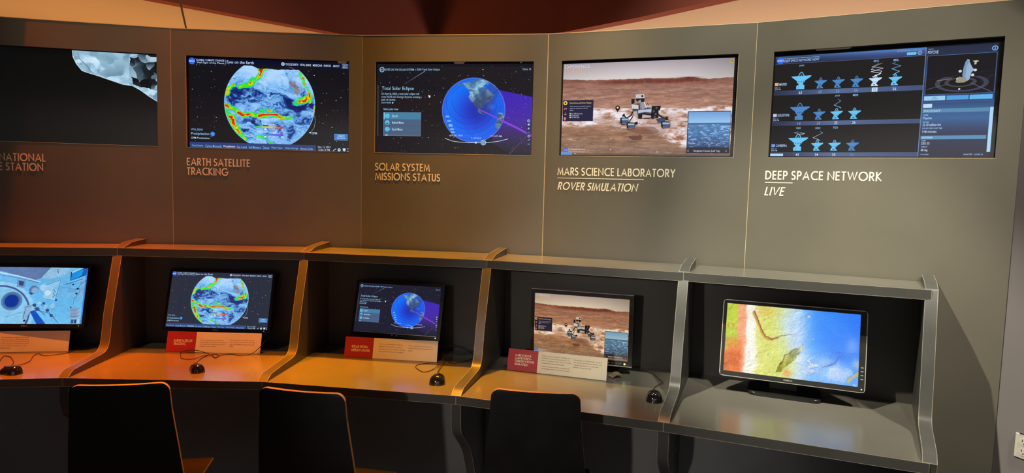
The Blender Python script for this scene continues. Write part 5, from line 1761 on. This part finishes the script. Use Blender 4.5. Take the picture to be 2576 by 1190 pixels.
# creased paper slip beside the rover placard
bm = bmesh.new()
g = []
for a in range(9):
    x = -.028 + .056 * a / 8
    z = .004 + .012 * math.sin(a / 8 * math.pi * .9) + .006 * a / 8
    g.append([bm.verts.new((x, y, z + (.002 if y > 0 else 0))) for y in (-.017, .017)])
for p, q in zip(g, g[1:]):
    bm.faces.new((p[0], q[0], q[1], p[1]))
bmesh.ops.solidify(bm, geom=bm.faces[:], thickness=.0012)
o = bm_obj('paper_slip', bm, M_PAPER, None, True)
q = bay_pt(3, .607, .520)
o.location = (q.x, q.y, DESK + .001)
o.rotation_euler = (math.radians(6), 0, bay_axes(3)[2] + .7)
tag(o, 'small curled brown paper slip under the rover monitor by the placard', 'paper')

# ------------------------------------------------------------------ chairs
def chair(cx, cy, yaw, label, seat_mat):
    """origin on the floor below the middle of the back's top edge; local +y is the way the sitter faces"""
    root = thing('bentwood_chair', label, 'chair', (cx, cy, 0), (0, 0, yaw), 'black chairs pushed up to the desk')
    def sheet(name, prof, widths, mats, r0, r1, curve):
        path = catmull([(p[0], p[1], 0) for p in prof], 8)
        n = len(path)
        acc = [0]
        for a, b in zip(path, path[1:]):
            acc.append(acc[-1] + (b - a).length)
        Ltot = acc[-1]
        th = .0115
        nx = 12
        bm = bmesh.new()
        top, bot = [], []
        # denser rows near rounded ends
        rows = []
        for k in range(61):
            s = Ltot * k / 60
            rows.append(s)
        for e, r in ((0, r0), (1, r1)):
            if r:
                for k in range(1, 8):
                    d = r * (1 - math.cos(math.pi / 2 * k / 8))
                    rows.append(d if e == 0 else Ltot - d)
        rows = sorted(set(round(x, 6) for x in rows))
        for s in rows:
            j = max(0, min(n - 2, next((q for q in range(n - 1) if acc[q + 1] >= s), n - 2)))
            f = (s - acc[j]) / max(1e-9, acc[j + 1] - acc[j])
            p = path[j].lerp(path[j + 1], f)
            d = (path[j + 1] - path[j]).normalized()
            nrm = Vector((-d.y, d.x))
            w = np.interp(s / Ltot, [q[0] for q in widths], [q[1] for q in widths]) / 2
            if r0 and s < r0:
                w -= r0 - math.sqrt(max(0, r0 * r0 - (r0 - s) ** 2))
            if r1 and Ltot - s < r1:
                w -= r1 - math.sqrt(max(0, r1 * r1 - (r1 - Ltot + s) ** 2))
            cv = np.interp(s / Ltot, [0, 1], curve)
            rt_, rb_ = [], []
            for q in range(nx + 1):
                u = -1 + 2 * q / nx
                k = cv * u * u
                a = p + Vector((nrm.x, nrm.y, 0)) * (th / 2 + k)
                b = p + Vector((nrm.x, nrm.y, 0)) * (-th / 2 + k)
                rt_.append(bm.verts.new((u * w, a.x, a.y)))
                rb_.append(bm.verts.new((u * w, b.x, b.y)))
            top.append(rt_)
            bot.append(rb_)
        m = len(rows)
        for a in range(m - 1):
            for q in range(nx):
                bm.faces.new((top[a][q], top[a][q + 1], top[a + 1][q + 1], top[a + 1][q])).material_index = 0
                bm.faces.new((bot[a][q], bot[a + 1][q], bot[a + 1][q + 1], bot[a][q + 1])).material_index = 0
            for q in (0, nx):
                bm.faces.new((top[a][q], top[a + 1][q], bot[a + 1][q], bot[a][q])).material_index = 1
        for a in (0, m - 1):
            for q in range(nx):
                bm.faces.new((top[a][q], top[a][q + 1], bot[a][q + 1], bot[a][q])).material_index = 1
        o = bm_obj(name, bm, mats, root)
        return o
    # profile y (forward), z
    sheet('backrest', [(0, .906), (.012, .80), (.028, .68), (.046, .57), (.062, .50)], [(0, .322), (.25, .334), (.6, .364), (1, .392)], [M_CHAIR, M_PLY], .030, 0, (.010, .004))
    sheet('seat', [(.062, .4995), (.072, .472), (.095, .455), (.14, .449), (.25, .447), (.36, .452), (.40, .448), (.425, .436)], [(0, .392), (.3, .404), (.8, .420), (1, .418)], [seat_mat, M_PLY], 0, .030, (.004, 0.0))
    for sx in (-1, 1):
        for fy, ty, lab in ((.375, .405, 'front'), (.10, -.03, 'rear')):
            bm = bmesh.new()
            top = Vector((sx * .150, fy, .432))
            tube(bm, catmull([top + Vector((-sx * .03, 0, 0)), top, Vector((sx * .172, fy + (ty - fy) * .15, .405)), Vector((sx * .186, fy + (ty - fy) * .6, .2)), Vector((sx * .200, ty, .012))], 6), .0095, 10)
            leg = bm_obj('leg', bm, M_STEEL, root, True)
            bm = bmesh.new()
            bmesh.ops.create_cone(bm, cap_ends=True, segments=12, radius1=.013, radius2=.011, depth=.014)
            bm.transform(Matrix.Translation((sx * .200, ty, .0075)))
            bm_obj('foot_cap', bm, M_BLACKMATT, leg, True)
        bm = bmesh.new()
        tube(bm, [Vector((sx * .120, .085, .431)), Vector((sx * .120, .395, .431))], .009, 8)
        bm_obj('seat_rail', bm, M_STEEL, root, True)
    return root

def chair_at(lx, ly, rx, ry, label, mat):
    cx, cy = (lx + rx) / 2, (ly + ry) / 2
    chair(cx, cy, math.atan2(ry - ly, rx - lx), label, mat)

chair_at(-1.536, 2.172, -1.222, 2.236, 'black backed chair with bright orange-lit edges in front of the rain globe bay', M_SEAT)
chair_at(-.886, 2.213, -.572, 2.158, 'black backed chair in front of the divider left of the eclipse bay', M_SEAT)
chair_at(-.060, 2.262, .258, 2.225, 'black backed chair in front of the rover bay', M_CHAIR)

# ------------------------------------------------------------------ wall outlet on the grey wall
d = Vector((math.cos(math.radians(-70)), math.sin(math.radians(-70))))
c = P[5] + Vector((0.004, 0.004)) + d * 0.114
root = thing('wall_outlet', 'white electrical outlet on the grey wall at the right edge', 'outlet', (c.x, c.y, .612), (0, 0, math.radians(-70)))
bm = bmesh.new()
box(bm, -.035, .035, -.006, -.0004, 0, .098)
bevel(bm, .002, 2)
bm_obj('cover_plate', bm, M_WHITE, root)
for z in (.029, .069):
    bm = bmesh.new()
    bmesh.ops.create_cone(bm, cap_ends=True, segments=24, radius1=.0165, radius2=.0165, depth=.003)
    bm.transform(Matrix.Translation((0, -.0068, z)) @ Matrix.Rotation(math.radians(90), 4, 'X'))
    s = bm_obj('socket', bm, M_WHITE, root)
    bm = bmesh.new()
    box(bm, -.0075, -.005, -.0090, -.0078, z + .001, z + .009)
    box(bm, .005, .0075, -.0090, -.0078, z + .001, z + .009)
    box(bm, -.002, .002, -.0090, -.0078, z - .009, z - .005)
    bm_obj('slots', bm, M_BLACKMATT, s)
bm = bmesh.new()
box(bm, -.020, .030, -.007, -.0004, .0985, .1005)
bm_obj('cover_gap', bm, M_BLACKMATT, root, label='dark gap above the cover plate')
